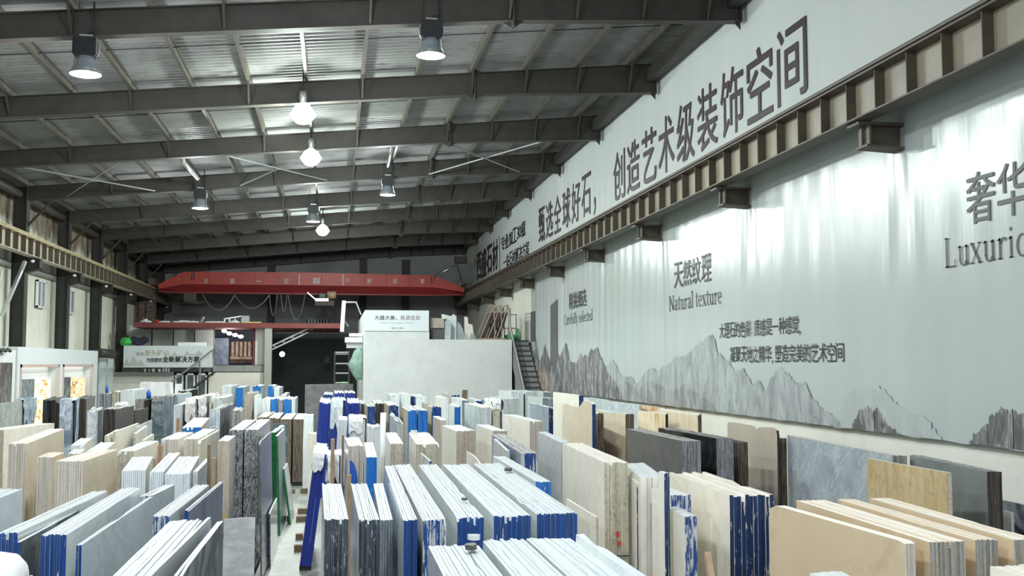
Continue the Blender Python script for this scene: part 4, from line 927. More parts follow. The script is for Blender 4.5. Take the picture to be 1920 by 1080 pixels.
t_dark = stone('dark_streaked_marble', (52, 48, 46), (78, 72, 66), vein=(150, 144, 136), vscale=1.4, vwidth=.05, vaniso=(1, 3, .4), vamt=.8, rough=.2)
o = MB().box(SX - .04, SX + .0, a.y, b.y, 0, b.z).build('stone_slab', t_dark); tag(o, 'dark marble display slab with pale streaks at the left picture edge', 'stone slab')
m = MB(); P = []
for k in range(6):
    p = at(k * 4.2 - 2, 655 + (3 if k % 2 else 0), X=SX + .1); P.append(p)
m.tube(P, .05, 6); o = m.build('dark_hose', M['steel_dk']); tag(o, 'dark wavy hose on top of the near showroom wall', 'hose')
for j, (x0, x1, y0) in enumerate(((184, 198, 671), (199, 212, 673))):
    a, b = at(x0, 760, X=-9.3), at(x1, y0, X=-9.3); o = MB().box(-9.34, -9.28, a.y + .02, b.y, 0, b.z).build('stone_slab', M['silver']); tag(o, f'pale veined display slab right of the showroom, {("left", "right")[j]} of two', 'stone slab')
o = MB().tube([at(184, 661, X=-9.05), at(211, 664, X=-9.05)], .18, 8).build('duct_pipe', M['steel_dk']); tag(o, 'dark duct above the pale display slabs', 'duct')

# ------------------------------------------------------------------ bundles of stone slabs
def slab_outline(L, h, z0, R, jit, shape=None):
    """outline (y,z) of one slab; y from the near end (0) to the far end (L)"""
    if shape: return [(y * L, z0 + z * (h - z0)) for y, z in shape]
    j = lambda s: R.uniform(-s, s) * jit
    dz, dn, df = j(.005), j(.008), j(.015)
    P = [(dn + j(.004), z0)]
    for f in (.35, .7, .93): P.append((dn + j(.005), z0 + (h - z0) * f))
    ch = R.random() < .06 * jit
    if ch: P += [(dn + .0, h + dz - R.uniform(.02, .05)), (dn + R.uniform(.03, .08), h + dz - .006)]
    else: P.append((dn, h + dz))
    n = max(3, int(L / .22))
    for k in range(1, n): P.append((L * k / n + j(.02), h + dz + j(.0016) - (R.uniform(.008, .018) * jit if R.random() < .025 * jit else 0)))
    P += [(L + df, h + dz), (L + df, z0)]
    return P
def slab_mesh(xa, xb, L, h, z0, R, jit, shape=None):
    P = slab_outline(L, h, z0, R, jit, shape); m = MB(); n = len(P); sides = []
    for i in range(n):
        a, b = P[i], P[(i + 1) % n]; dy, dz = abs(b[0] - a[0]), abs(b[1] - a[1])
        sides.append(2 if dz > dy * 1.2 else 1)
    m.prism(P, 'x', xa, xb, (0, sides)); return m
def block_mesh(w, L, h, z0, n, R, jit):
    """a bundle seen from afar: one body with grooves between its slabs on top and ends"""
    m = MB(); t = w / n; prof = [(-w / 2, z0)]; x = -w / 2; hh = []
    for i in range(n):
        z = h + R.uniform(-.014, .014) * jit; prof += [(x + .001, z), (x + t - .004, z)]
        if i < n - 1: prof += [(x + t - .003, h - .03), (x + t, h - .03)]
        x += t
    prof += [(w / 2, z0)]
    ys = [0] + [L * k / 4 + R.uniform(-.1, .1) for k in (1, 2, 3)] + [L]
    rings = []
    for k, y in enumerate(ys):
        rings.append([m.b.verts.new((px, y + (R.uniform(-.012, .012) * jit if k in (0, 4) else 0), pz + (R.uniform(-.012, .012) * jit if pz > h * .9 else 0))) for px, pz in prof])
    q = len(prof)
    for a, b in zip(rings, rings[1:]):
        for i in range(q):
            j = (i + 1) % q
            side = (i == 0 or i == q - 2)
            m.b.faces.new([a[i], a[j], b[j], b[i]]).material_index = 0 if side else 1
    m.b.faces.new(rings[0]).material_index = 2; m.b.faces.new(rings[-1][::-1]).material_index = 2
    return m
FOOT = []
def B(name, label, N, F, h, mats, n=None, Y=None, L=2.6, far=False, split=None, lean=0, z0=0.0, jit=1.0, shape=None, group=None, cat=None, yaw=None, wmin=None, hide=0):
    """N = (left x, y, right x) of the near top edge in the photo (far=True: of the far top edge),
    F = ('L'|'R', x, y) the matching far corner on the same top, h = height of the top"""
    face, top, end = (M[k] for k in mats)
    xl, y, xr = N
    if Y is not None: h = at((xl + xr) / 2, y, Y=Y).z
    PL, PR = at(xl, y, Z=h), at(xr, y, Z=h)
    if F:
        Q = at(F[1], F[2], Z=h); base = PL if F[0] == 'L' else PR
        d = (Q - base); Lf = d.length; d.normalize()
        ang = math.atan2(-d.x, d.y)
        ang = max(-.16, min(.16, ang)) if yaw is None else yaw
        if L == 2.6: L = max(.5, min(3.6, Lf))
    else: ang = yaw or 0.0
    d = Vector((-math.sin(ang), math.cos(ang), 0)); p = Vector((d.y, -d.x, 0))
    w = max(.02, (PR - PL).dot(p)) if wmin is None else max(wmin, (PR - PL).dot(p))
    mid = (PL + PR) / 2
    if far: mid = mid - d * L
    rot = Euler((0, lean, ang)); o3 = mid - rot.to_matrix() @ Vector((0, 0, h / math.cos(lean)))
    o3.z = abs(math.sin(lean)) * w / 2
    D = (mid - Vector((0, 0, 3))).dot(FWD)
    R = random.Random(label)
    if n is None: n = max(3, min(18, round(w / .021)))
    if split is None: split = D < 16.5
    hl = h / math.cos(lean)
    FOOT.append((label, tuple(o3[:2]), ang, w, L, h, D))
    cat = cat or ('stone slab' if n == 1 else 'stone bundle')
    if n == 1 or not split:
        m = slab_mesh(-w / 2, w / 2, L, hl, z0, R, jit, shape) if n == 1 else block_mesh(w, L, hl, z0, n, R, jit)
        r = m.build(name, [face, top, end], loc=o3, rot=rot); tag(r, label, cat, group)
        return r
    r = thing(name, label, cat, o3, rot, group); t = w / n
    for i in range(n):
        xa = -w / 2 + i * t
        g = .0016 if R.random() > .12 else .003
        slab_mesh(xa, xa + t - min(g, t * .25), L, hl, z0, R, jit, shape).build('slab', [face, top, end], r)
    return r
GM, GS = None, None
def marble(label, N, F, h, mats, **k): return B('marble_bundle', label, N, F, h, mats, **k)
def granite(label, N, F, h, mats, **k): return B('granite_bundle', label, N, F, h, mats, **k)
def lime(label, N, F, h, mats, **k): return B('limestone_bundle', label, N, F, h, mats, **k)
def slab(label, N, F, h, mats, **k):
    k.setdefault('n', 1); return B('stone_slab', label, N, F, h, mats, **k)
WB = ('white', 't_white', 'e_blue'); WW = ('white', 't_white', 'e_white'); CC = ('cream', 't_cream', 'e_cream'); BB = ('beige', 't_beige', 'e_beige')
WR = ('white', 't_white', 'e_royal'); WS = ('white', 't_white', 'e_sky')

# --- frontmost, tops running out of the bottom of the picture
marble('frontmost white topped bundle at the bottom centre, left of its three neighbours', (802, 1022, 898), None, 2.05, ('silver', 't_white', 'e_pale'), far=True, n=14)
marble('frontmost white topped bundle at the bottom centre with dark scraps on its left rim', (904, 1012, 983), None, 2.05, ('white', 't_white', 'e_pale'), far=True, n=12)
marble('wide frontmost white topped bundle at the bottom, right of the scraps', (986, 1009, 1071), None, 2.05, ('white', 't_white', 'e_pale'), far=True, n=13)
marble('two taller white slabs closing the frontmost bundle on its right', (1079, 1001, 1097), None, 2.09, ('white', 't_white', 'e_pale'), far=True, n=2)
# --- dark ended pair and blue ended row behind them
marble('white topped bundle with dark slate ends beside the aisle', (608, 974, 654), ('L', 604, 907), 2.0, ('silver', 't_white', 'e_slate'), n=11)
marble('white topped dark ended bundle, second from the aisle', (673, 975, 712), ('L', 658, 907), 2.0, ('silver', 't_white', 'e_slate'), n=10)
marble('narrow steel grey ended bundle left of the blue ended row', (713, 976, 737), ('L', 700, 907), 1.98, ('silver', 't_white', 'e_steel'), n=5)
marble('narrow blue ended white bundle, leftmost of the blue row in front', (757, 975, 783), ('R', 738, 873), 2.08, ('silver', 't_white', 'e_blue'), n=6)
marble('white bundle with chipped blue ends, second of the blue row', (793, 975, 837), ('L', 740, 871), 2.08, ('white', 't_white', 'e_bluechip'), n=11)
marble('white bundle with blue ends carrying a grey chip, third of the blue row', (857, 971, 908), ('L', 785, 871), 2.08, WB, n=13)
marble('white bundle with blue ends, fourth of the blue row, narrow gap at its right', (925, 968, 997), ('L', 830, 871), 2.08, WB, n=17)
marble('widest blue ended white bundle, rightmost of the front blue row', (1006, 963, 1084), ('L', 888, 869), 2.08, WB, n=18)
marble('short white bundle with bright blue ends peeping out behind the blue row', (1004, 903, 1034), ('R', 985, 876), 2.06, WS, n=7, L=2.4)
# --- front left
marble('white bundle with horizontal grey veins at the left picture edge', (-2, 917, 42), None, 2.05, ('silver', 't_white', 'e_white'), far=True, n=12)
marble('white topped blue ended bundle at far left front with a lower slab beside it', (-4, 1000, 33), ('R', 202, 921), 2.0, WB, n=9)
slab('thin grey slab standing lower beside the leftmost blue ended bundle', (33, 1017, 37), ('R', 150, 955), 1.96, ('storm', 't_white', 'e_blue'))
marble('white topped bundle with dark blue ends, second from the left in front', (79, 1003, 125), ('R', 263, 915), 2.0, WB, n=11)
marble('pair of shiny silver grey slabs with a blue end at the front left', (144, 1021, 153), ('R', 287, 930), 1.98, ('silver', 't_white', 'e_blue'), n=2)
marble('white topped bundle with stepped slabs running out of the bottom left', (319, 975, 379), None, 2.03, ('silver', 't_white', 'e_pale'), far=True, n=11)
slab('single white slab leaning beside the stepped bundle', (391, 970, 395), None, 2.06, ('white', 't_white', 'e_white'), far=True, lean=-.02, yaw=-.03)
marble('two slabs with dark storm grey polished face at the front left', (408, 976, 419), None, 2.05, ('storm', 't_white', 'e_white'), far=True, n=2, yaw=-.01, L=2.4)
marble('white topped bundle with worn blue end, behind the dark polished slabs', (287, 968, 317), ('R', 392, 909), 1.97, ('white', 't_white', 'e_bluechip'), n=9)
marble('thin white slabs with a navy film face beside the worn blue end', (346, 958, 354), ('R', 394, 912), 1.95, ('navy', 't_white', 'e_blue'), n=3, L=1.9, yaw=-.027)
marble('low white topped bundle showing between two blue ended bundles at front left', (262, 930, 285), ('R', 328, 909), 1.95, ('silver', 't_white', 'e_bluechip'), n=6)
# --- mid left, beige and white
lime('beige bundle with finely ribbed end, front of the left beige group', (105, 865, 155), ('R', 220, 843), 2.0, BB, n=15)
lime('beige bundle half hidden between two ribbed beige bundles', (71, 857, 100), ('R', 120, 848), 1.88, ('sand', 't_beige', 'e_beige'), n=9)
lime('tall beige bundle with grey ribbed end at the left, second beige from the edge', (17, 832, 50), ('R', 120, 804), 2.0, BB, n=10)
lime('cream bundle cut by the left picture edge with a reddish end', (-24, 806, 8), ('R', 54, 800), 2.0, ('cream', 't_cream', 'e_rose'), n=8, L=1.8)
marble('pale cream bundle with bright top, right of the ribbed beige bundle', (220, 846, 252), ('R', 298, 827), 1.95, ('yellowish', 't_white', 'e_cream'), n=9)
marble('cream topped bundle behind the ribbed beige bundle', (164, 846, 196), ('R', 218, 829), 1.9, ('cream', 't_white', 'e_cream'), n=8, L=1.6)
marble('low cream slabs between the beige bundles and the white topped ones', (127, 851, 150), ('R', 163, 840), 1.86, ('cream', 't_white', 'e_cream'), n=5, L=.8)
marble('small white topped stack behind the low cream slabs', (133, 835, 157), ('R', 168, 826), 1.9, ('cream', 't_white', 'e_white'), n=7, L=1.5)
slab('broken cream slab standing left of three pointed cream slabs', (196, 818, 201), ('R', 222, 806), 1.96, ('cream', 't_cream', 'e_cream'), L=1.6)
slab('first pointed cream slab with a long sloping top', (212, 809, 217), ('R', 250, 797), 2.0, ('cream', 't_cream', 'e_cream'), L=2.3)
slab('second pointed cream slab leaning beside the first', (250, 813, 255), ('R', 284, 793), 1.96, ('cream', 't_cream', 'e_cream'), L=2.2)
slab('third cream slab with rounded top in the broken group', (266, 826, 271), ('R', 292, 812), 1.92, ('cream', 't_cream', 'e_cream'), L=1.4)
slab('thin grey edged sheet behind the pointed cream slabs', (253, 800, 256), ('R', 285, 787), 2.0, ('film', 't_grey', 'e_pale'), L=2.6)
marble('white bundle with rounded wrapped top, leftmost of three by the timber props', (229, 882, 273), ('R', 287, 856), 1.9, WW, n=12)
marble('narrow white bundle, middle of three by the timber props', (281, 885, 307), ('R', 338, 849), 1.9, WW, n=7)
marble('widest white bundle, rightmost of three by the timber props', (310, 889, 355), ('R', 374, 856), 1.9, WW, n=13)
marble('two pale slabs standing against the rightmost white bundle', (362, 884, 371), ('R', 388, 866), 1.88, ('silver', 't_white', 'e_pale'), n=2, L=1.6)
marble('grey beige ended bundle with white top, left of two alike', (302, 824, 334), None, 1.98, ('cream', 't_white', 'e_beige'), n=10, L=1.6)
marble('grey beige ended bundle with ivory slab at its side, right of two alike', (345, 823, 371), ('R', 405, 804), 1.98, ('cream', 't_white', 'e_beige'), n=9)
slab('ivory slab with glowing pale face beside the grey beige ended bundle', (371, 826, 376), ('R', 412, 806), 1.98, ('yellowish', 't_cream', 'e_cream'))
r = marble('cream ended bundle with coloured painted stripes low on its end', (409, 827, 430), ('R', 446, 813), 1.98, ('cream', 't_white', 'e_rose'), L=1.1, n=6)
STRIPED = r
# --- the tall veined pair and green slabs by the aisle
marble('tall grey bundle with wavy veined end, left of the pair by the aisle', (430, 806, 456), ('R', 480, 787), 2.05, ('veined', 't_white', 'e_veined'), n=12, z0=.1)
marble('tall grey bundle with wavy veined end, right of the pair by the aisle', (459, 806, 484), ('R', 507, 786), 2.05, ('veined', 't_white', 'e_veined'), n=12, z0=.1)
slab('navy film covered slab leaning on the veined pair', (485, 829, 488), ('R', 509, 809), 1.93, ('navy', 't_grey', 'e_slate'), lean=-.03, z0=.1)
slab('small pale slab standing low at the foot of the veined pair', (504, 961, 507), ('R', 517, 940), .68, ('silver', 't_white', 'e_slate'), Y=16.2, L=1.7, lean=-.02)
M['e_green'] = M['green']; M['tanplain'] = stone('tan_limestone', (190, 179, 158), (206, 196, 176), vein=(170, 158, 136), vscale=1.0, vwidth=.04, vamt=.35, scale=1.1, rough=.4); M['t_lime'] = stone('pale_lime_sawn_edge', (222, 218, 206), (232, 228, 218), scale=5, rough=.8, bumpy=.15)
slab('navy slab with bright green edge leaning by the aisle', (516, 818, 521), ('R', 535, 803), 1.65, ('navy', 't_white', 'e_green'), Y=19.3, lean=-.04, L=2.2)
marble('white topped stack with deep green ends behind the green edged slab', (506, 812, 516), ('R', 533, 799), 1.7, ('teal', 't_white', 'e_green'), Y=19.9, n=3, L=2.4)
slab('short teal edged slab leaning low against the green ones', (529, 880, 533), ('R', 538, 872), .9, ('film', 't_white', 'e_green'), Y=20.6, L=1.2, lean=-.14)
# --- brown rough bundles at the end of the aisle
granite('rough brown bundle at the end of the aisle, rightmost of the brown group', (550, 786, 570), ('R', 576, 775), 1.7, ('brown', 't_beige', 'e_brown'), Y=27.0, n=9, z0=.1, split=True)
granite('rough brown bundle at the end of the aisle, middle of the brown group', (526, 786, 547), ('R', 556, 775), 1.7, ('brown', 't_beige', 'e_brown'), Y=27.0, n=9, z0=.1, split=True)
granite('rough brown bundle at the end of the aisle, leftmost of the brown group', (504, 784, 524), ('R', 532, 774), 1.7, ('brown', 't_beige', 'e_brown'), Y=27.0, n=9, z0=.1)
granite('grey brown bundle half hidden behind the veined pair', (484, 782, 502), ('R', 515, 772), 1.7, ('taupe', 't_beige', 'e_brown'), Y=27.4, n=8)
# --- royal blue group
marble('leaning slab pack with royal blue end and torn white wrap by the aisle', (590, 853, 612), None, 1.6, ('film', 't_white', 'e_royal'), Y=16.0, n=5, lean=.12, L=2.2, z0=.06)
marble('tall bundle with plain royal blue end, left of the blue group', (599, 756, 620), ('L', 602, 746), 2.0, ('white', 't_white', 'e_royal'), Y=24.5, n=8, lean=.06)
marble('blue ended bundle wrapped in clear film on its upper half', (623, 754, 647), ('L', 625, 743), 2.0, ('white', 't_white', 'e_royal'), Y=24.5, n=9, lean=.03)
marble('royal blue ended bundle, right of the film wrapped one', (651, 756, 675), ('L', 651, 747), 2.0, ('white', 't_white', 'e_royal'), Y=24.5, n=9, lean=.02)
marble('dark blue ended bundle in the second blue rank, left', (607, 740, 624), None, 2.0, ('white', 't_white', 'e_navy'), Y=31, n=6)
marble('blue ended bundle in the second blue rank, middle', (627, 737, 645), None, 2.0, ('white', 't_white', 'e_royal'), Y=31, n=6)
marble('blue ended bundle in the second blue rank, right', (647, 737, 667), None, 2.0, ('white', 't_white', 'e_royal'), Y=31, n=7)
marble('narrow white wrapped bundle with faint red marks, left of two', (634, 788, 652), ('L', 635, 781), 2.0, WW, Y=19.2, n=6, lean=.05, split=True)
marble('white wrapped bundle with a round orange print on its end', (656, 786, 685), ('L', 656, 777), 2.0, WW, Y=19.2, n=8, lean=.03, split=True)
marble('low white topped bundle behind the leaning blue pack', (618, 856, 639), None, 1.7, ('white', 't_white', 'e_navychip'), Y=14.9, n=6, L=1.2)
marble('slab stack with a rounded blue patch on its pale end', (653, 836, 682), ('L', 650, 829), 1.93, ('silver', 't_beige', 'e_beige'), Y=13.8, n=9, L=1.6)
marble('small bundle with bright blue end behind the dark ended pair', (687, 857, 707), ('L', 683, 831), 2.0, ('silver', 't_beige', 'e_sky'), n=6, L=2.2)
# --- centre beige and cream
marble('beige stack with rough cream end and ragged top, left of two alike', (732, 832, 757), ('R', 744, 811), 2.0, ('cream', 't_cream', 'e_cream'), n=10)
marble('wide beige stack with rough cream end and a white chip on top', (780, 833, 824), ('R', 804, 811), 2.0, ('cream', 't_cream', 'e_cream'), n=14)
slab('thin patterned white sheet leaning in front of the wide beige stack', (806, 864, 809), ('L', 778, 840), 1.94, ('film', 't_white', 'e_navychip'), L=1.1)
marble('large cream block with rose beige ribbed end and overhanging white top', (855, 808, 893), ('L', 828, 797), 2.0, ('cream', 't_white', 'e_rose'), n=12, split=True)
slab('small rounded cream slab standing in front of the rose beige ended block', (903, 862, 905), ('L', 870, 844), 1.78, ('cream', 't_cream', 'e_cream'), L=1.3, shape=[(0, 0), (0, .9), (.06, .96), (.3, .985), (.6, 1), (1, 1), (1, 0)])
marble('cream bundle with ragged white top behind the grey flat bundle', (924, 808, 952), ('L', 892, 796), 2.0, ('cream', 't_white', 'e_rose'), n=9, split=True)
marble('large cream bundle with beige end and white top in the centre right', (993, 790, 1020), ('L', 942, 777), 2.05, ('cream', 't_white', 'e_beige'), n=9, split=True)
marble('grey blue flat bundle with worn blue end in the centre right', (977, 850, 1008), ('L', 922, 814), 2.0, ('bluegrey', 't_grey', 'e_bluechip'), n=10)
slab('pale grey slab standing against the flat grey blue bundle', (950, 846, 956), ('L', 916, 815), 1.98, ('silver', 't_white', 'e_pale'), wmin=.03, L=2.0)
marble('large cream bundle with rough ribbed end carrying red crayon marks', (1133, 868, 1178), ('L', 1054, 831), 2.12, CC, n=9, jit=1.6)
marble('grey polished bundle end to end behind the crayon marked cream bundle', (1051, 829, 1068), ('L', 1015, 812), 2.12, ('silver', 't_white', 'e_pale'), n=5, L=1.9)
slab('small cream slab leaning low on the crayon marked bundle', (1118, 970, 1121), ('L', 1063, 936), 1.74, ('cream', 't_cream', 'e_cream'))
# --- right front
lime('cream block with blue white sawn top right of the crayon marked bundle', (1201, 895, 1245), ('L', 1185, 868), 2.05, ('cream', 't_white', 'cream'), n=4, L=1.3)
slab('cream slab standing left of the slant cornered cream block', (1194, 906, 1198), ('L', 1181, 888), 1.98, ('cream', 't_cream', 'e_navychip'), L=1.0)
marble('thin slabs with dark and blue edges between two cream stacks', (1245, 887, 1256), None, 2.2, ('cream', 't_white', 'e_navychip'), n=3, L=.15)
marble('big cream stack with blue edged slabs fanned apart at its right end', (1366, 930, 1452), ('L', 1254, 887), 2.0, ('cream', 't_cream', 'e_navychip'), n=11, jit=2.0)
lime('low cream stack with blue edged right side in front of the fanned cream stack', (1284, 968, 1307), ('L', 1256, 953), 1.93, ('cream', 't_white', 'e_bluechip'), n=3)
marble('small white topped block with ragged blue end, left of the fanned cream stack', (1257, 929, 1297), None, 1.975, ('cream', 't_white', 'e_bluechip'), n=7, L=.5)
lime('smooth sand coloured bundle with sloping corner, nearest at the right', (1694, 1016, 1718), ('L', 1440, 944), 2.0, ('sand', 't_lime', 'e_beige'), n=4, shape=[(0, 0), (0, .995), (.03, 1.0), (.5, 1.0), (.93, 1.0), (.985, .985), (1, .95), (1, 0)])
lime('sand bundle with broad ribbed grey end, second at the right front', (1740, 1016, 1813), ('L', 1492, 938), 2.0, ('sand', 't_lime', 'e_grey'), jit=.5, n=17)
lime('sand bundle with ribbed grey end, third at the right front', (1827, 1012, 1872), ('L', 1570, 936), 2.0, ('sand', 't_lime', 'e_grey'), jit=.5, n=11)
lime('sand bundle with ribbed grey end cut by the right picture edge', (1899, 1012, 1950), ('L', 1630, 934), 2.0, ('sand', 't_lime', 'e_grey'), jit=.5, n=12)
lime('ragged white topped slabs rising from the bottom edge in front of the sand bundle', (1516, 1073, 1580), None, 2.0, ('cream', 't_white', 'e_cream'), far=True, n=8, L=1.2)
lime('white topped ribs at the bottom right corner', (1856, 1060, 1925), None, 2.0, ('cream', 't_cream', 'e_cream'), far=True, n=7, L=1.2)
# --- right middle
marble('big cloudy grey marble bundle with speckled face near the right wall', (1672, 854, 1701), ('L', 1476, 816), 2.0, ('grey', 't_beige', 'e_grey'), n=5)
granite('charcoal bundle with diagonal grain and rough grooved end', (1278, 827, 1315), ('L', 1174, 804), 2.0, ('charcoal', 't_grey', 'e_granite'), n=10)
granite('black bundle with rough grooved grey end behind the charcoal one', (1342, 822, 1376), ('L', 1234, 802), 2.0, ('black', 't_grey', 'e_granite'), n=10)
granite('short brown rough ended bundle beside the black one', (1384, 830, 1403), None, 1.9, ('plum', 't_dark', 'e_brown'), n=6, L=1.2)
slab('large taupe slab with rounded corner and notched top', (1457, 803, 1461), ('L', 1364, 787), 2.1, ('taupe', 't_beige', 'e_dark'), shape=[(0, 0), (0, .955), (.012, .985), (.05, 1.0), (.2, .995), (.33, .985), (.38, .965), (.43, .985), (.47, .99), (.8, .988), (.97, .985), (1, .96), (1, 0)], wmin=.035)
slab('brown slab standing narrow between the taupe slab and the grey marble', (1464, 822, 1475), None, 1.93, ('brown', 't_beige', 'e_brown'), L=.8)
granite('dark grey basalt bundle against the right wall', (1851, 884, 1878), ('L', 1705, 853), 2.0, ('basalt', 't_grey', 'e_dark'), n=5)
slab('ochre travertine slab leaning in front of the basalt bundle', (1776, 886, 1785), ('L', 1703, 873), 2.0, ('ochre', 't_cream', 'e_rose'), L=1.5, wmin=.045)
slab('dark veined slab low at the right picture edge', (1960, 955, 1966), ('L', 1882, 939), 1.55, ('storm', 't_grey', 'e_dark'), L=1.3)
slab('small pale offcut in front of the dark veined slab', (1896, 962, 1901), ('L', 1878, 953), 1.5, ('cream', 't_cream', 'e_pale'), L=.5)
# --- right back, along the banner
slab('tall tan slab with deep curved notch and dark blue edge', (1111, 754, 1116), None, 2.3, ('tanplain', 't_cream', 'e_navy'), Y=17.0, L=2.3, wmin=.06, shape=[(0, 0), (0, .985), (.03, .996), (.1, 1.0), (.26, 1.0), (.3, .99), (.34, .972), (.4, .955), (.48, .945), (.55, .95), (.62, .947), (.72, .956), (.85, .958), (.97, .955), (1, .945), (1, 0)])
slab('cream slab with blue inner edge seen through the notch', (1085, 741, 1094), None, 2.3, ('cream', 't_cream', 'e_navy'), Y=19.8, L=2.4, wmin=.05)
granite('brown ended bundle just right of the notched slab', (1119, 775, 1132), None, 2.0, ('brown', 't_cream', 'e_brown'), Y=20.6, n=6)
marble('tan faced bundle with brown end, white drip on its face', (1172, 776, 1190), ('L', 1134, 771), 2.0, ('tan', 't_white', 'e_brown'), Y=20.6, n=6, L=2.4)
B('onyx_bundle', 'honey onyx bundle with streaked golden face', (1247, 775, 1253), ('L', 1194, 770), 2.0, ('honey', 't_cream', 'e_dark'), Y=19.9, n=3, L=2.6)
marble('pale beige bundle with brown end beside the honey onyx', (1308, 777, 1316), None, 2.0, ('tan', 't_cream', 'e_brown'), Y=18.7, n=3, L=2.5)
B('onyx_bundle', 'peach onyx slabs low against the right wall', (1246, 765, 1251), None, 2.0, ('peach', 't_cream', 'e_cream'), Y=22.6, n=2, L=3.0)
marble('pale grey slabs leaning on the wall under the banner, left of two', (1142, 751, 1147), None, 2.0, ('silver', 't_white', 'e_pale'), Y=27.6, n=2, L=2.3)
marble('pale grey slabs leaning on the wall under the banner, right of two', (1198, 760, 1202), None, 2.0, ('film', 't_white', 'e_pale'), Y=24.0, n=2, L=2.8)
# --- back centre right
marble('pale bundle with horizontally streaked end near the stairs', (943, 748, 975), None, 2.0, ('silver', 't_white', 'e_pale'), Y=30, n=10)
marble('white bundle tucked behind the streaked one below the stairs', (957, 735, 982), None, 2.1, WW, Y=33.6, n=9)
marble('white bundle at the foot of the stairs, left', (986, 735, 1008), None, 2.1, ('white', 't_white', 'e_pale'), Y=33.5, n=6)
marble('white bundle at the foot of the stairs, against the right wall', (1018, 736, 1046), None, 2.1, ('white', 't_white', 'e_steel'), L=1.8, Y=33.6, n=6)
marble('grey bundle between the stairs and the tan notched slab', (1017, 748, 1044), None, 2.0, ('silver', 't_grey', 'e_steel'), Y=27.0, n=9, L=2.2)
marble('shiny grey bundle with dark torn blue end', (1029, 765, 1041), ('L', 993, 756), 2.0, ('bluegrey', 't_white', 'e_navychip'), Y=23.0, n=5)
marble('pale grey bundle with cream corner in the back centre', (898, 764, 922), None, 2.0, ('silver', 't_cream', 'e_pale'), Y=23.0, n=9)
marble('cream rough bundle beside the pale grey one', (924, 766, 938), None, 2.0, ('cream', 't_cream', 'e_cream'), Y=23.0, n=5)
marble('white bundle with slumped white wrapping on top', (923, 753, 942), None, 2.0, ('bluegrey', 't_white', 'e_slate'), L=1.9, Y=26.4, n=6)
marble('white capped grey bundle with a tan board sticking up', (866, 750, 879), None, 2.0, ('white', 't_white', 'e_steel'), Y=27.5, n=5)
marble('white topped dark blue ended bundle right of the tan board', (892, 751, 908), None, 2.0, ('white', 't_white', 'e_navy'), Y=28.5, n=5)
marble('grey bundle with dark blue strip left of the tan board', (846, 741, 862), None, 2.1, ('taupe', 't_grey', 'e_navy'), Y=31, n=5)
marble('plain pale slab pack beside the grey and dark blue bundle', (832, 747, 842), None, 2.1, ('cream', 't_white', 'e_white'), Y=30, n=4)
marble('white bundle with blue end in front of the tan board', (852, 763, 864), ('L', 842, 756), 2.0, WS, Y=23.4, n=5)
slab('grey slab with tan end behind the large cream block', (826, 788, 838), None, 2.0, ('taupe', 't_beige', 'e_beige'), Y=17.8, L=1.4)
marble('grey sided bundle with dark blue end, leftmost of the back blue rank', (689, 762, 705), None, 2.0, ('taupe', 't_grey', 'e_navy'), Y=23.5, n=6)
marble('bundle with dark blue end and grey side, second of the back blue rank', (729, 760, 748), None, 2.0, ('taupe', 't_white', 'e_navy'), Y=23.8, n=7)
marble('bright blue ended bundle with white drips, third of the back blue rank', (765, 769, 782), None, 2.0, ('taupe', 't_white', 'e_sky'), Y=22.2, n=6)
marble('bright blue ended bundle with white drips, fourth of the back blue rank', (784, 769, 803), None, 2.0, WS, Y=22.2, n=7)
marble('grey and blue ended bundle, rightmost of the back blue rank', (809, 762, 828), None, 2.0, ('taupe', 't_grey', 'e_blue'), Y=23.0, n=7)
marble('white bundle before the white office wall, left of three', (733, 741, 749), None, 2.0, WW, Y=31, n=6)
marble('white bundle before the white office wall, middle of three', (753, 740, 770), None, 2.0, WW, Y=31.4, n=6)
marble('white bundle before the white office wall, right of three', (780, 744, 799), None, 2.0, WW, Y=31.4, n=7)
marble('small dark blue ended bundle between two white ones before the office wall', (771, 743, 778), None, 2.0, ('taupe', 't_grey', 'e_navy'), Y=31.8, n=3)
marble('white topped low bundle right of the royal blue group', (677, 757, 688), None, 1.9, ('white', 't_white', 'e_dark'), Y=26.6, n=4)
marble('white topped dark ended bundle left of the back blue rank', (703, 757, 720), None, 1.95, ('white', 't_white', 'e_dark'), Y=26.2, n=6)
marble('cream plastic covered stack with green writing strokes', (690, 801, 714), ('L', 688, 796), 1.98, ('cream', 't_cream', 'e_white'), Y=17.0, n=8)
marble('ragged white slab pack behind the rough cream ends', (745, 790, 757), None, 2.0, ('white', 't_white', 'e_pale'), Y=18.4, n=4, jit=2)
# --- left back
marble('big cloudy grey marble bundle at the left edge under a blue grey sheet', (-14, 759, 0), ('R', 79, 747), 2.08, ('cloudy', 't_grey', 'e_grey'), n=6, L=3.6)
granite('black bundle with rounded corner, left back', (81, 750, 104), ('R', 133, 741), 2.08, ('black', 't_dark', 'black'), n=6, Y=24.6, L=2.4)
granite('dull plum brown bundle in front of the black one', (104, 755, 118), None, 2.0, ('plum', 't_dark', 'e_dark'), n=5, Y=23.6, L=1.2)
marble('bundle draped in blue grey plastic reaching far down', (118, 754, 138), ('R', 140, 748), 2.1, ('bluegrey', 't_grey', 'e_steel'), Y=21.8, n=5, L=1.5)
granite('dark brown bundle with pale upright streaks, rounded far corner', (139, 748, 162), ('R', 187, 739), 2.1, ('plum', 't_dark', 'e_dark'), Y=24.0, n=8, L=2.4)
marble('pale grey bundle with glassy dark side, left middle back', (164, 771, 184), ('R', 193, 764), 2.0, ('teal', 't_grey', 'film'), Y=18.6, n=6, L=1.8)
granite('matt brown bundle right of the glassy sided one', (194, 767, 217), None, 2.0, ('plum', 't_grey', 'plum'), Y=20.2, n=7, L=1.8)
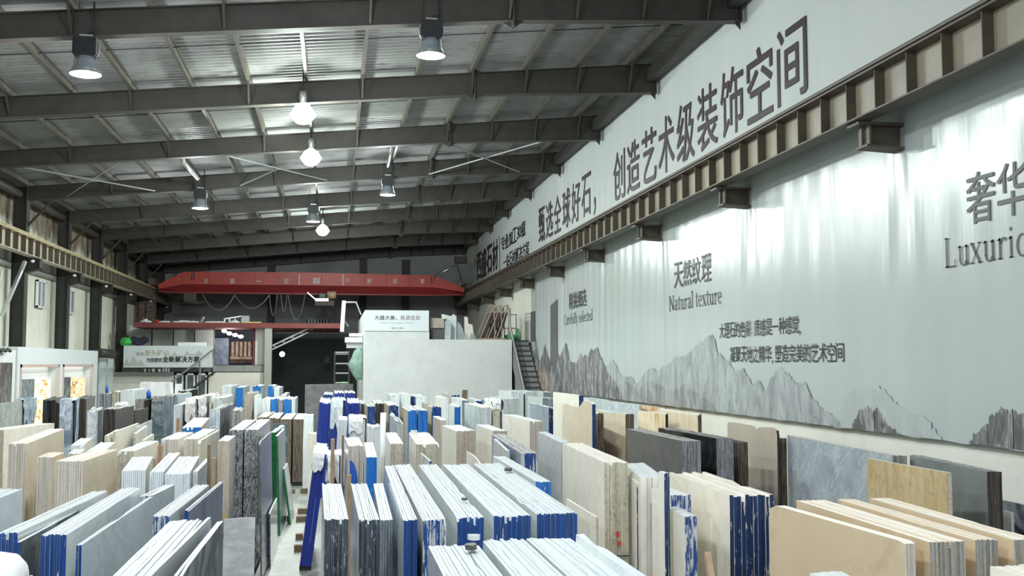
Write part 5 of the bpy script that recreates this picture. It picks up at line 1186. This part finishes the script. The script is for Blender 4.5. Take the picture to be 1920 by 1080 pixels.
marble('grey bundle with fine upright lines far left back', (187, 738, 208), None, 2.1, ('silver', 't_grey', 'e_steel'), Y=31, n=8)
marble('tall white veined bundle far left back', (226, 732, 252), None, 2.2, ('white', 't_white', 'e_white'), Y=31, n=8)
marble('narrow white bundle with dark gap beside the tall white veined one', (210, 734, 224), None, 2.2, ('white', 't_beige', 'e_cream'), Y=31.0, n=5)
marble('cream veined bundle in front of the tall white one', (213, 760, 237), ('R', 243, 754), 2.0, ('cream', 't_white', 'e_cream'), Y=22.4, n=7)
granite('small brown bundle beside the cream veined one', (239, 771, 254), None, 2.0, ('plum', 't_dark', 'e_dark'), Y=22.2, n=5, L=1.5)
marble('grey bundle with alternating light and dark slabs, left back', (254, 748, 270), None, 2.0, ('silver', 't_grey', 'e_grey'), Y=27, n=7)
granite('narrow black bundle right of the alternating grey one', (271, 749, 281), None, 2.0, ('black', 't_dark', 'e_dark'), Y=27, n=3)
granite('teal fronted bundle with brown rough top', (284, 753, 307), ('R', 309, 743), 2.05, ('brown', 't_dark', 'teal'), Y=24, n=7)
marble('blue grey film wrapped bundle, left back centre', (310, 742, 320), None, 2.05, ('bluegrey', 't_grey', 'bluegrey'), Y=27.5, n=3)
marble('grey bundle beside the blue grey film wrapped one', (321, 741, 334), None, 2.05, ('silver', 't_grey', 'e_steel'), Y=27.5, n=5)
granite('black bundle standing behind a low white one, left back centre', (335, 733, 350), None, 2.1, ('black', 't_grey', 'black'), Y=32, n=5)
marble('low white bundle in front of the black one, left back centre', (326, 759, 339), None, 2.0, ('white', 't_white', 'e_white'), Y=23.4, n=5)
marble('blue fronted bundle with a white cloth thrown over it', (350, 750, 370), None, 2.05, ('bluegrey', 't_grey', 'bluegrey'), L=2.4, Y=23.8, n=6)
granite('dark grey bundle right of the cloth covered one', (373, 742, 392), None, 2.05, ('plum', 't_beige', 'e_dark'), Y=27, n=6)
slab('thin cream slab standing on edge right of the dark grey bundle', (393, 743, 397), None, 2.05, ('cream', 't_cream', 'e_cream'), Y=25.6, L=2.0)
marble('pale grey bundle with white rim behind the teal white fronted one', (400, 746, 419), None, 2.1, ('silver', 't_white', 'e_pale'), Y=25.6, n=6)
marble('pale bluish fronted bundle with dark glassy side', (394, 767, 413), ('R', 440, 756), 2.0, ('storm', 't_grey', 'film'), Y=20.8, n=6)
marble('grey bundle at the right of the dark glassy side', (435, 771, 452), ('R', 458, 764), 2.0, ('taupe', 't_grey', 'e_grey'), Y=21.4, n=5, L=1.6)
marble('grey tan topped bundle with pale blue front, left centre', (343, 801, 377), ('R', 393, 783), 2.0, ('taupe', 't_beige', 'e_sky'), n=9, split=True)
marble('white bundle with a trace of blue, back row leftmost', (417, 724, 434), None, 2.2, ('white', 't_white', 'e_white'), Y=35, n=5)
marble('blue ended white topped bundle, back row second', (442, 726, 456), None, 2.2, WS, Y=34.4, n=5)
marble('blue and white bundle, back row third', (474, 724, 489), None, 2.2, WS, Y=34, n=5)
marble('white capped blue ended bundle, back row fourth', (502, 724, 512), None, 2.2, WS, Y=33.6, n=3)
marble('white wrapped narrow bundle, back row fifth', (514, 727, 524), None, 2.2, WW, Y=33.6, n=3)
marble('low white wrapped bundle, back row last before the dark doorway', (527, 740, 537), None, 2.0, WW, Y=33, n=3)
marble('tan grey bundle with pale slab beside it, back left centre', (459, 738, 474), None, 2.05, ('taupe', 't_grey', 'e_rose'), Y=29, n=5)
slab('thin white slab right of the tan grey bundle', (477, 742, 483), None, 2.05, ('white', 't_white', 'e_white'), Y=28.4, L=1.6)
marble('white wrapped bundle, leftmost of the white topped blue row', (491, 749, 507), None, 2.05, WW, Y=30.5, L=2.2, n=5)
marble('bright blue ended bundle under a white lid, left of the grey gap', (508, 748, 520), None, 2.05, WS, Y=30.5, L=2.2, n=4)
marble('bright blue ended bundle under a white lid, right of the grey gap', (532, 748, 546), None, 2.05, WS, Y=30.5, L=2.2, n=4)
marble('grey bundle between two bright blue ended ones', (521, 750, 531), None, 2.0, ('taupe', 't_white', 'e_steel'), Y=30.6, L=2.2, n=3)
marble('narrow white wrapped bundle closing the white topped blue row', (547, 748, 554), None, 2.05, WW, Y=30.5, L=2.2, n=3)

# ------------------------------------------------------------------ loose things
def face_slab(label, xl, xr, yt, Y, mats, d=.03, z0=0.0, yb=None, lean=0, name='stone_slab'):
    """a slab seen face on, across the hall"""
    a, b = at(xl, yt, Y=Y), at(xr, yt, Y=Y); zt = (a.z + b.z) / 2
    m = MB(); w = b.x - a.x; m.prism([(-w / 2, z0), (w / 2, z0), (w / 2, zt), (w * .1, zt + .004), (-w / 2, zt - .012)], 'y', 0, d, (0, 1))
    o = m.build(name, [M[mats[0]], M[mats[1]]], loc=((a.x + b.x) / 2, Y, 0), rot=(lean, 0, 0)); tag(o, label, 'stone slab'); return o
face_slab('white slab with faint diagonal veins standing face on by the aisle', 419, 478, 972, 13.9, ('diagonal', 't_white'), lean=-.04)
face_slab('big plain grey slab standing face on before the dark doorway', 572, 662, 720, 41.5, ('concrete_step', 't_grey'))
face_slab('teal grey slab standing face on behind the green edged slab', 510, 539, 794, 23.2, ('teal', 't_grey'))
face_slab('tan offcut standing before the leaning blue pack at the aisle end', 578, 586, 868, 26.2, ('taupe', 't_beige'), d=.2)

# coloured stripes on the striped bundle
for z, c, nm in ((.98, (196, 172, 92), 'yellow'), (.86, (64, 130, 92), 'green'), (.75, (52, 54, 56), 'black'), (.62, (190, 92, 96), 'red')):
    x = STRIPED.dimensions.x if STRIPED.type == 'MESH' else .26
    w = [f for f in FOOT if f[0] == STRIPED['label']][0][3]
    o = MB().box(-w / 2 + .005, w / 2 - .005, -.024, -.018, z - .03, z + .03).build('paint_stripe', plain(nm + '_stripe', c, .6), STRIPED); o['label'] = nm + ' painted stripe'

def by_label(s): return next(o for o in COL.objects if o.get('label') == s)
def foot(s): return next(f for f in FOOT if f[0] == s)
# crayon marks and a scored line on the rough cream ends
s = 'large cream bundle with rough ribbed end carrying red crayon marks'; r = by_label(s); f = foot(s)
m = MB()
for z, x0, x1, t in ((1.5, -.01, .015, .05), (1.42, .0, .03, .04), (1.22, -.03, .03, .012), (1.17, -.008, .008, .05), (1.1, -.004, .006, .03), (.95, -.035, .035, .012), (.9, -.008, .01, .06), (.86, -.03, .02, .012)): m.box(x0, x1, -.034, -.03, z - t / 2, z + t / 2)
m.build('crayon_mark', M['red_mark'], r)
MB().box(-f[3] / 2, f[3] / 2, -.036, -.028, 1.305, 1.315).build('strapping_band', M['steel_dk'], r)
s = 'white wrapped bundle with a round orange print on its end'; r = by_label(s); f = foot(s)
m = MB(); R5 = random.Random(2)
for k in range(9): m.box((x := R5.uniform(-.11, .08)), x + R5.uniform(.03, .07), -.026, -.022, (z := R5.uniform(1.42, 1.62)), z + R5.uniform(.02, .06))
m.build('orange_print', M['orange_mark'], r)
s = 'slab stack with a rounded blue patch on its pale end'; r = by_label(s); f = foot(s); w, h = f[3], f[5]
m = MB(); m.prism([(-w / 2 + .02, h - 1.2)] + [(-w / 2 + .02 + .1 * math.sin(k * math.pi / 12), h - .18 - .3 * (1 - math.cos(k * math.pi / 12))) for k in range(7)] + [(-w / 2 + .12, h - 1.2)], 'y', -.03, -.022); m.build('blue_paint_patch', M['bright_blue'], r)
s = 'cream plastic covered stack with green writing strokes'; r = by_label(s); f = foot(s)
m = MB()
for k in range(4): m.bar((-f[3] / 2 + .03, -.03, 1.5 - k * .07), (f[3] / 2 - .1, -.03, 1.58 - k * .07), .02)
m.build('green_writing', M['net'], r)

# wraps: thin lumpy sheets lying over a bundle, part of it
def wrap(label, mat, drop, y0=-.02, y1=None, name='plastic_wrap', lab=None, amp=.02, full=False):
    """sheet over the top of a bundle, hanging `drop` down its sides and near end"""
    r = by_label(label); f = foot(label); w, L, h = f[3] + .016, f[4], f[5] + .012
    y1 = L * .6 if y1 is None else y1
    R = random.Random(label); m = MB(); n = 14
    prof = []
    for k in range(5): prof.append((-w / 2 - .005, h - drop * (1 - k / 4)))
    for k in range(1, 6): prof.append((-w / 2 + w * k / 6, h + .01))
    for k in range(5): prof.append((w / 2 + .005, h - drop * k / 4))
    rows = []
    for i in range(n + 1):
        y = y0 + (y1 - y0) * i / n; row = []
        for k, (x, z) in enumerate(prof):
            e = R.uniform(-amp, amp); edge = k in (0, len(prof) - 1)
            row.append(m.b.verts.new((x + (abs(e) * (-1 if x < 0 else 1) if abs(x) > w * .45 else 0), y + R.uniform(-.01, .01), z + (R.uniform(-drop * .25, drop * .15) if edge else abs(e)))))
        rows.append(row)
    for a, b in zip(rows, rows[1:]):
        for k in range(len(prof) - 1): m.b.faces.new([a[k], a[k + 1], b[k + 1], b[k]])
    # flap over the near end
    last = rows[0]; flap = []
    tops = [v for v in rows[0]][4:10]
    prev = tops
    for j in range(1, 5):
        cur = [m.b.verts.new((v.co.x, y0 - .015 - R.uniform(0, amp), h - drop * j / 4 + (R.uniform(-drop * .45, drop * .2) if j == 4 else 0))) for v in tops]
        for k in range(len(tops) - 1): m.b.faces.new([prev[k], prev[k + 1], cur[k + 1], cur[k]])
        prev = cur
    o = m.build(name, mat, r)
    if lab: o['label'] = lab
    return o
wrap('blue ended bundle wrapped in clear film on its upper half', M['film'], .55, name='plastic_wrap', lab='pale clear film')
wrap('leaning slab pack with royal blue end and torn white wrap by the aisle', M['plastic'], .2, name='plastic_wrap', lab='torn white wrap', amp=.02)
wrap('white wrapped bundle with a round orange print on its end', M['plastic'], .22, amp=.012)
wrap('low white topped bundle behind the leaning blue pack', M['plastic'], .3, amp=.03)
wrap('bundle draped in blue grey plastic reaching far down', M['bluefilm'], 1.1, lab='blue grey plastic drape', amp=.05)
wrap('blue fronted bundle with a white cloth thrown over it', M['cloth'], .35, name='white_cloth', amp=.03)
wrap('white bundle with slumped white wrapping on top', M['plastic'], .2, amp=.05)
s = 'big cloudy grey marble bundle at the left edge under a blue grey sheet'; f = foot(s); wrap(s, M['bluefilm'], .55, y0=f[4] * .62, y1=f[4] + .02, lab='blue grey sheet', amp=.05)

# timber props between the bundles
def prop_f(label, x, y0, Y, wpx, mat, tilt=0):
    """a prop that stands on the floor, its top at the photo pixel"""
    a = at(x, y0, Y=Y); w = wpx / FOC * Y
    o = MB().bar((a.x + tilt, a.y, 0), a, w, w * 1.4).build('timber_prop', M[mat]); tag(o, label, 'timber prop', 'timber props between bundles'); return o
prop_f('brown timber prop between the wrapped white bundles, left', 289, 860, 13.95, 7, 'wood')
prop_f('grey timber prop between the wrapped white bundles, right', 315, 867, 13.95, 6, 'wood_dk')
prop_f('reddish timber prop behind the wrapped white bundles', 300, 835, 13.3, 6, 'wood_red')
prop_f('brown timber prop in front of the ivory slab', 392, 834, 12.2, 5, 'wood_dk')
prop_f('tan timber prop right of the ivory slab prop', 401, 858, 11.6, 7, 'wood')
prop_f('orange timber prop among the blue grey bundles at left', 334, 784, 20.8, 5, 'wood_red')
prop_f('pinkish timber prop right of the leaning blue pack', 624, 823, 14.75, 7, 'wood')
prop_f('dark timber prop standing in front of the orange printed bundle', 643, 816, 14.65, 4, 'wood_dk')
prop_f('pale timber prop behind the two dark ended bundles', 655, 890, 10.2, 7, 'wood')
prop_f('pale timber prop at the left of the blue row', 730, 900, 9.6, 7, 'wood')
prop_f('tan timber prop before the dark blue ended bundle', 725, 790, 18.5, 7, 'wood_dk')
prop_f('tan board sticking up out of the white capped bundle', 872, 731, 30.4, 7, 'wood_dk', -.15)
o = MB().tube([(at(717, 776, Y=18.2).x - .04, 18.2, 0), at(719, 774, Y=18.2)], .05, 10).build('plastic_tube', M['plastic']); tag(o, 'white tube standing left of the rough cream ends', 'tube')
o = MB().bar(at(1345, 1150, Y=6.0), at(1326, 1040, Y=6.3), .035, .06).build('timber_batten', M['wood']); tag(o, 'split pale batten leaning at the bottom right', 'batten')
o.location.z = 0
# skids under the bundles beside the aisle
def skid(label, x0, x1, y, dz=.1, mat='wood_dk', dy=.12):
    a, b = at(x0, y, Z=0), at(x1, y, Z=0); o = MB().box(a.x, b.x, a.y, a.y + dy, 0, dz).build('timber_skid', M[mat]); tag(o, label, 'timber skid', 'skids on the aisle floor'); return o
skid('timber skid end in the aisle, nearest on the right', 551, 566, 1035); skid('timber skid end in the aisle, second nearest on the right', 554, 568, 1013)
skid('timber skid end in the aisle, third on the right', 555, 580, 979); skid('timber skid end in the aisle, fourth on the right', 558, 582, 964)
skid('timber skid end in the aisle, farthest on the right', 563, 584, 925); skid('timber skid end in the aisle under the brown bundles', 545, 553, 926)
skid('small timber block at the foot of the veined pair', 511, 517, 1026, .09); skid('brown timber block under the low pale slab', 499, 510, 1047, .09, 'wood_red')
skid('brown timber block under the green edged slab', 538, 549, 976, .08, 'wood_red')
for s, nm in (('tall grey bundle with wavy veined end, left of the pair by the aisle', 'left'), ('tall grey bundle with wavy veined end, right of the pair by the aisle', 'right')):
    f = foot(s); dd = Vector((-math.sin(f[2]), math.cos(f[2]), 0)); c = Vector((f[1][0], f[1][1], 0))
    for k, e in enumerate((.08, f[4] - .2)):
        p = c + dd * e; o = MB().box(-f[3] / 2 + .01, f[3] / 2 - .01, -.06, .1, 0, .098).build('timber_skid', M['steel_dk'], loc=p, rot=(0, 0, f[2])); tag(o, f'dark skid under the {nm} veined bundle, {("near", "far")[k]} end', 'timber skid', 'skids on the aisle floor')
for s, nm in (('rough brown bundle at the end of the aisle, rightmost of the brown group', 'rightmost'), ('rough brown bundle at the end of the aisle, middle of the brown group', 'middle'), ('rough brown bundle at the end of the aisle, leftmost of the brown group', 'leftmost'), ('leaning slab pack with royal blue end and torn white wrap by the aisle', 'leaning')):
    f = foot(s); o = MB().box(-f[3] / 2, f[3] / 2, .05, f[4] - .1, 0, .1 if nm != 'leaning' else .07).build('timber_skid', M['steel_dk'], loc=(f[1][0], f[1][1], 0)); tag(o, f'dark skid under the {nm} ' + ('brown bundle' if nm != 'leaning' else 'blue ended pack'), 'timber skid', 'skids on the aisle floor')

# scraps lying on top of the bundles
def scrap(label, x, y, Z, s, mat):
    p = at(x, y, Z=Z); R = random.Random(label); m = MB()
    pts = [(math.cos(a) * s * R.uniform(.6, 1.1), math.sin(a) * s * R.uniform(.4, .9)) for a in [k * math.tau / 6 for k in range(6)]]
    m.prism(pts, 'z', 0, s * .5); o = m.build('stone_chip', M[mat], loc=(p.x, p.y, Z + .004), rot=(0, 0, R.uniform(0, 3))); tag(o, label, 'stone chip'); return o
scrap('grey square chip on the third blue ended bundle', 871, 939, 2.092, .035, 'charcoal')
scrap('dark scrap on the left rim of the frontmost bundle', 886, 1031, 2.064, .05, 'charcoal')
scrap('white shard at the far edge of the frontmost bundle', 889, 1013, 2.064, .05, 'white')
scrap('dark splinter on the widest blue ended bundle', 953, 884, 2.092, .05, 'charcoal')
scrap('white chip on the wide rough cream stack', 776, 812, 2.012, .07, 'white')
# stray coloured bits at the left back
for lab, x0, y0, x1, y1, Y, mt, nm in (('bright blue canister on top of the grey bundles at left', 170, 726, 176, 738, 31, 'bright_blue', 'plastic_canister'), ('bright blue cap of film on the black bundle at left back', 272, 736, 281, 742, 27.5, 'bright_blue', 'plastic_canister')):
    host = 'grey bundle with fine upright lines far left back' if 'grey' in lab else 'narrow black bundle right of the alternating grey one'; f = foot(host)
    a, b = at(x0, y1, Y=f[1][1] + .2), at(x1, y0, Y=f[1][1] + .2); a.z = f[5] + .012
    w = min((b.x - a.x) / 2, f[3] / 2); hh = .22; Y = f[1][1] - .1; cx = f[1][0]
    o = MB().lathe([(w, 0), (w, hh * .7), (w * .4, hh * .85), (w * .4, hh), (.001, hh)], 12).build(nm, M[mt], loc=(cx, Y + .3, a.z)); tag(o, lab, 'canister')
# sacks and rolls
def blob(label, x0, y0, x1, y1, Y, mat, name, cat):
    a, b = at(x0, y1, Y=Y), at(x1, y0, Y=Y); w = (b.x - a.x) / 2; h = b.z
    R = random.Random(label); m = MB(); m.box(-w, w, 0, max(.5, w), 0, h)
    bmesh.ops.subdivide_edges(m.b, edges=m.b.edges[:], cuts=5, use_grid_fill=True)
    for v in m.b.verts:
        e = .035 * min(1, w * 2); k = (v.co.z / h) ** 6
        v.co.x *= 1 - .12 * k; v.co.x += R.uniform(-e, e); v.co.y += R.uniform(-e, e); v.co.z += R.uniform(-e, e * .6) * (v.co.z > .05)
    o = m.build(name, mat, loc=((a.x + b.x) / 2, Y, 0)); tag(o, label, cat); return o
blob('white plastic covered heap left of the tall royal blue bundle', 568, 778, 588, 840, 26.0, M['plastic'], 'wrapped_pallet', 'wrapped pallet')
blob('cream covered low heap in front of the white plastic heap', 578, 813, 594, 850, 23.2, M['cream'], 'wrapped_pallet', 'wrapped pallet')
blob('small white wrapped block before the mezzanine doors', 327, 720, 339, 732, 40.0, M['plastic'], 'wrapped_pallet', 'wrapped pallet')
blob('pale plastic covered pallet below the mezzanine wall', 258, 717, 322, 745, 42.0, M['plastic'], 'wrapped_pallet', 'wrapped pallet')
# white roll lying on a bundle at the bottom left corner
zc = at(5, 1088, Y=5.0).z; hb = zc - .14
marble('low bundle under the white roll in the bottom left corner', (-70, 682 + 2000 * (3 - hb) / 5.4, 60), None, hb, ('silver', 't_white', 'e_blue'), far=True, L=1.6, n=10)
r = thing('film_roll', 'white rolled sheet lying in the bottom left corner', 'roll', (at(46, 1088, Y=5.0).x, 4.85, hb + .15))
m = MB(); m.tube([(-.4, 0, 0), (-.06, 0, 0), (0, 0, 0), (.035, 0, 0), (.045, 0, 0)], [.135, .135, .125, .09, .05], 20); m.build('roll', M['plastic'], r)
m = MB(); m.tube([(.04, 0, 0), (.06, 0, 0)], .035, 12); m.build('cardboard_core', M['wood'], r)
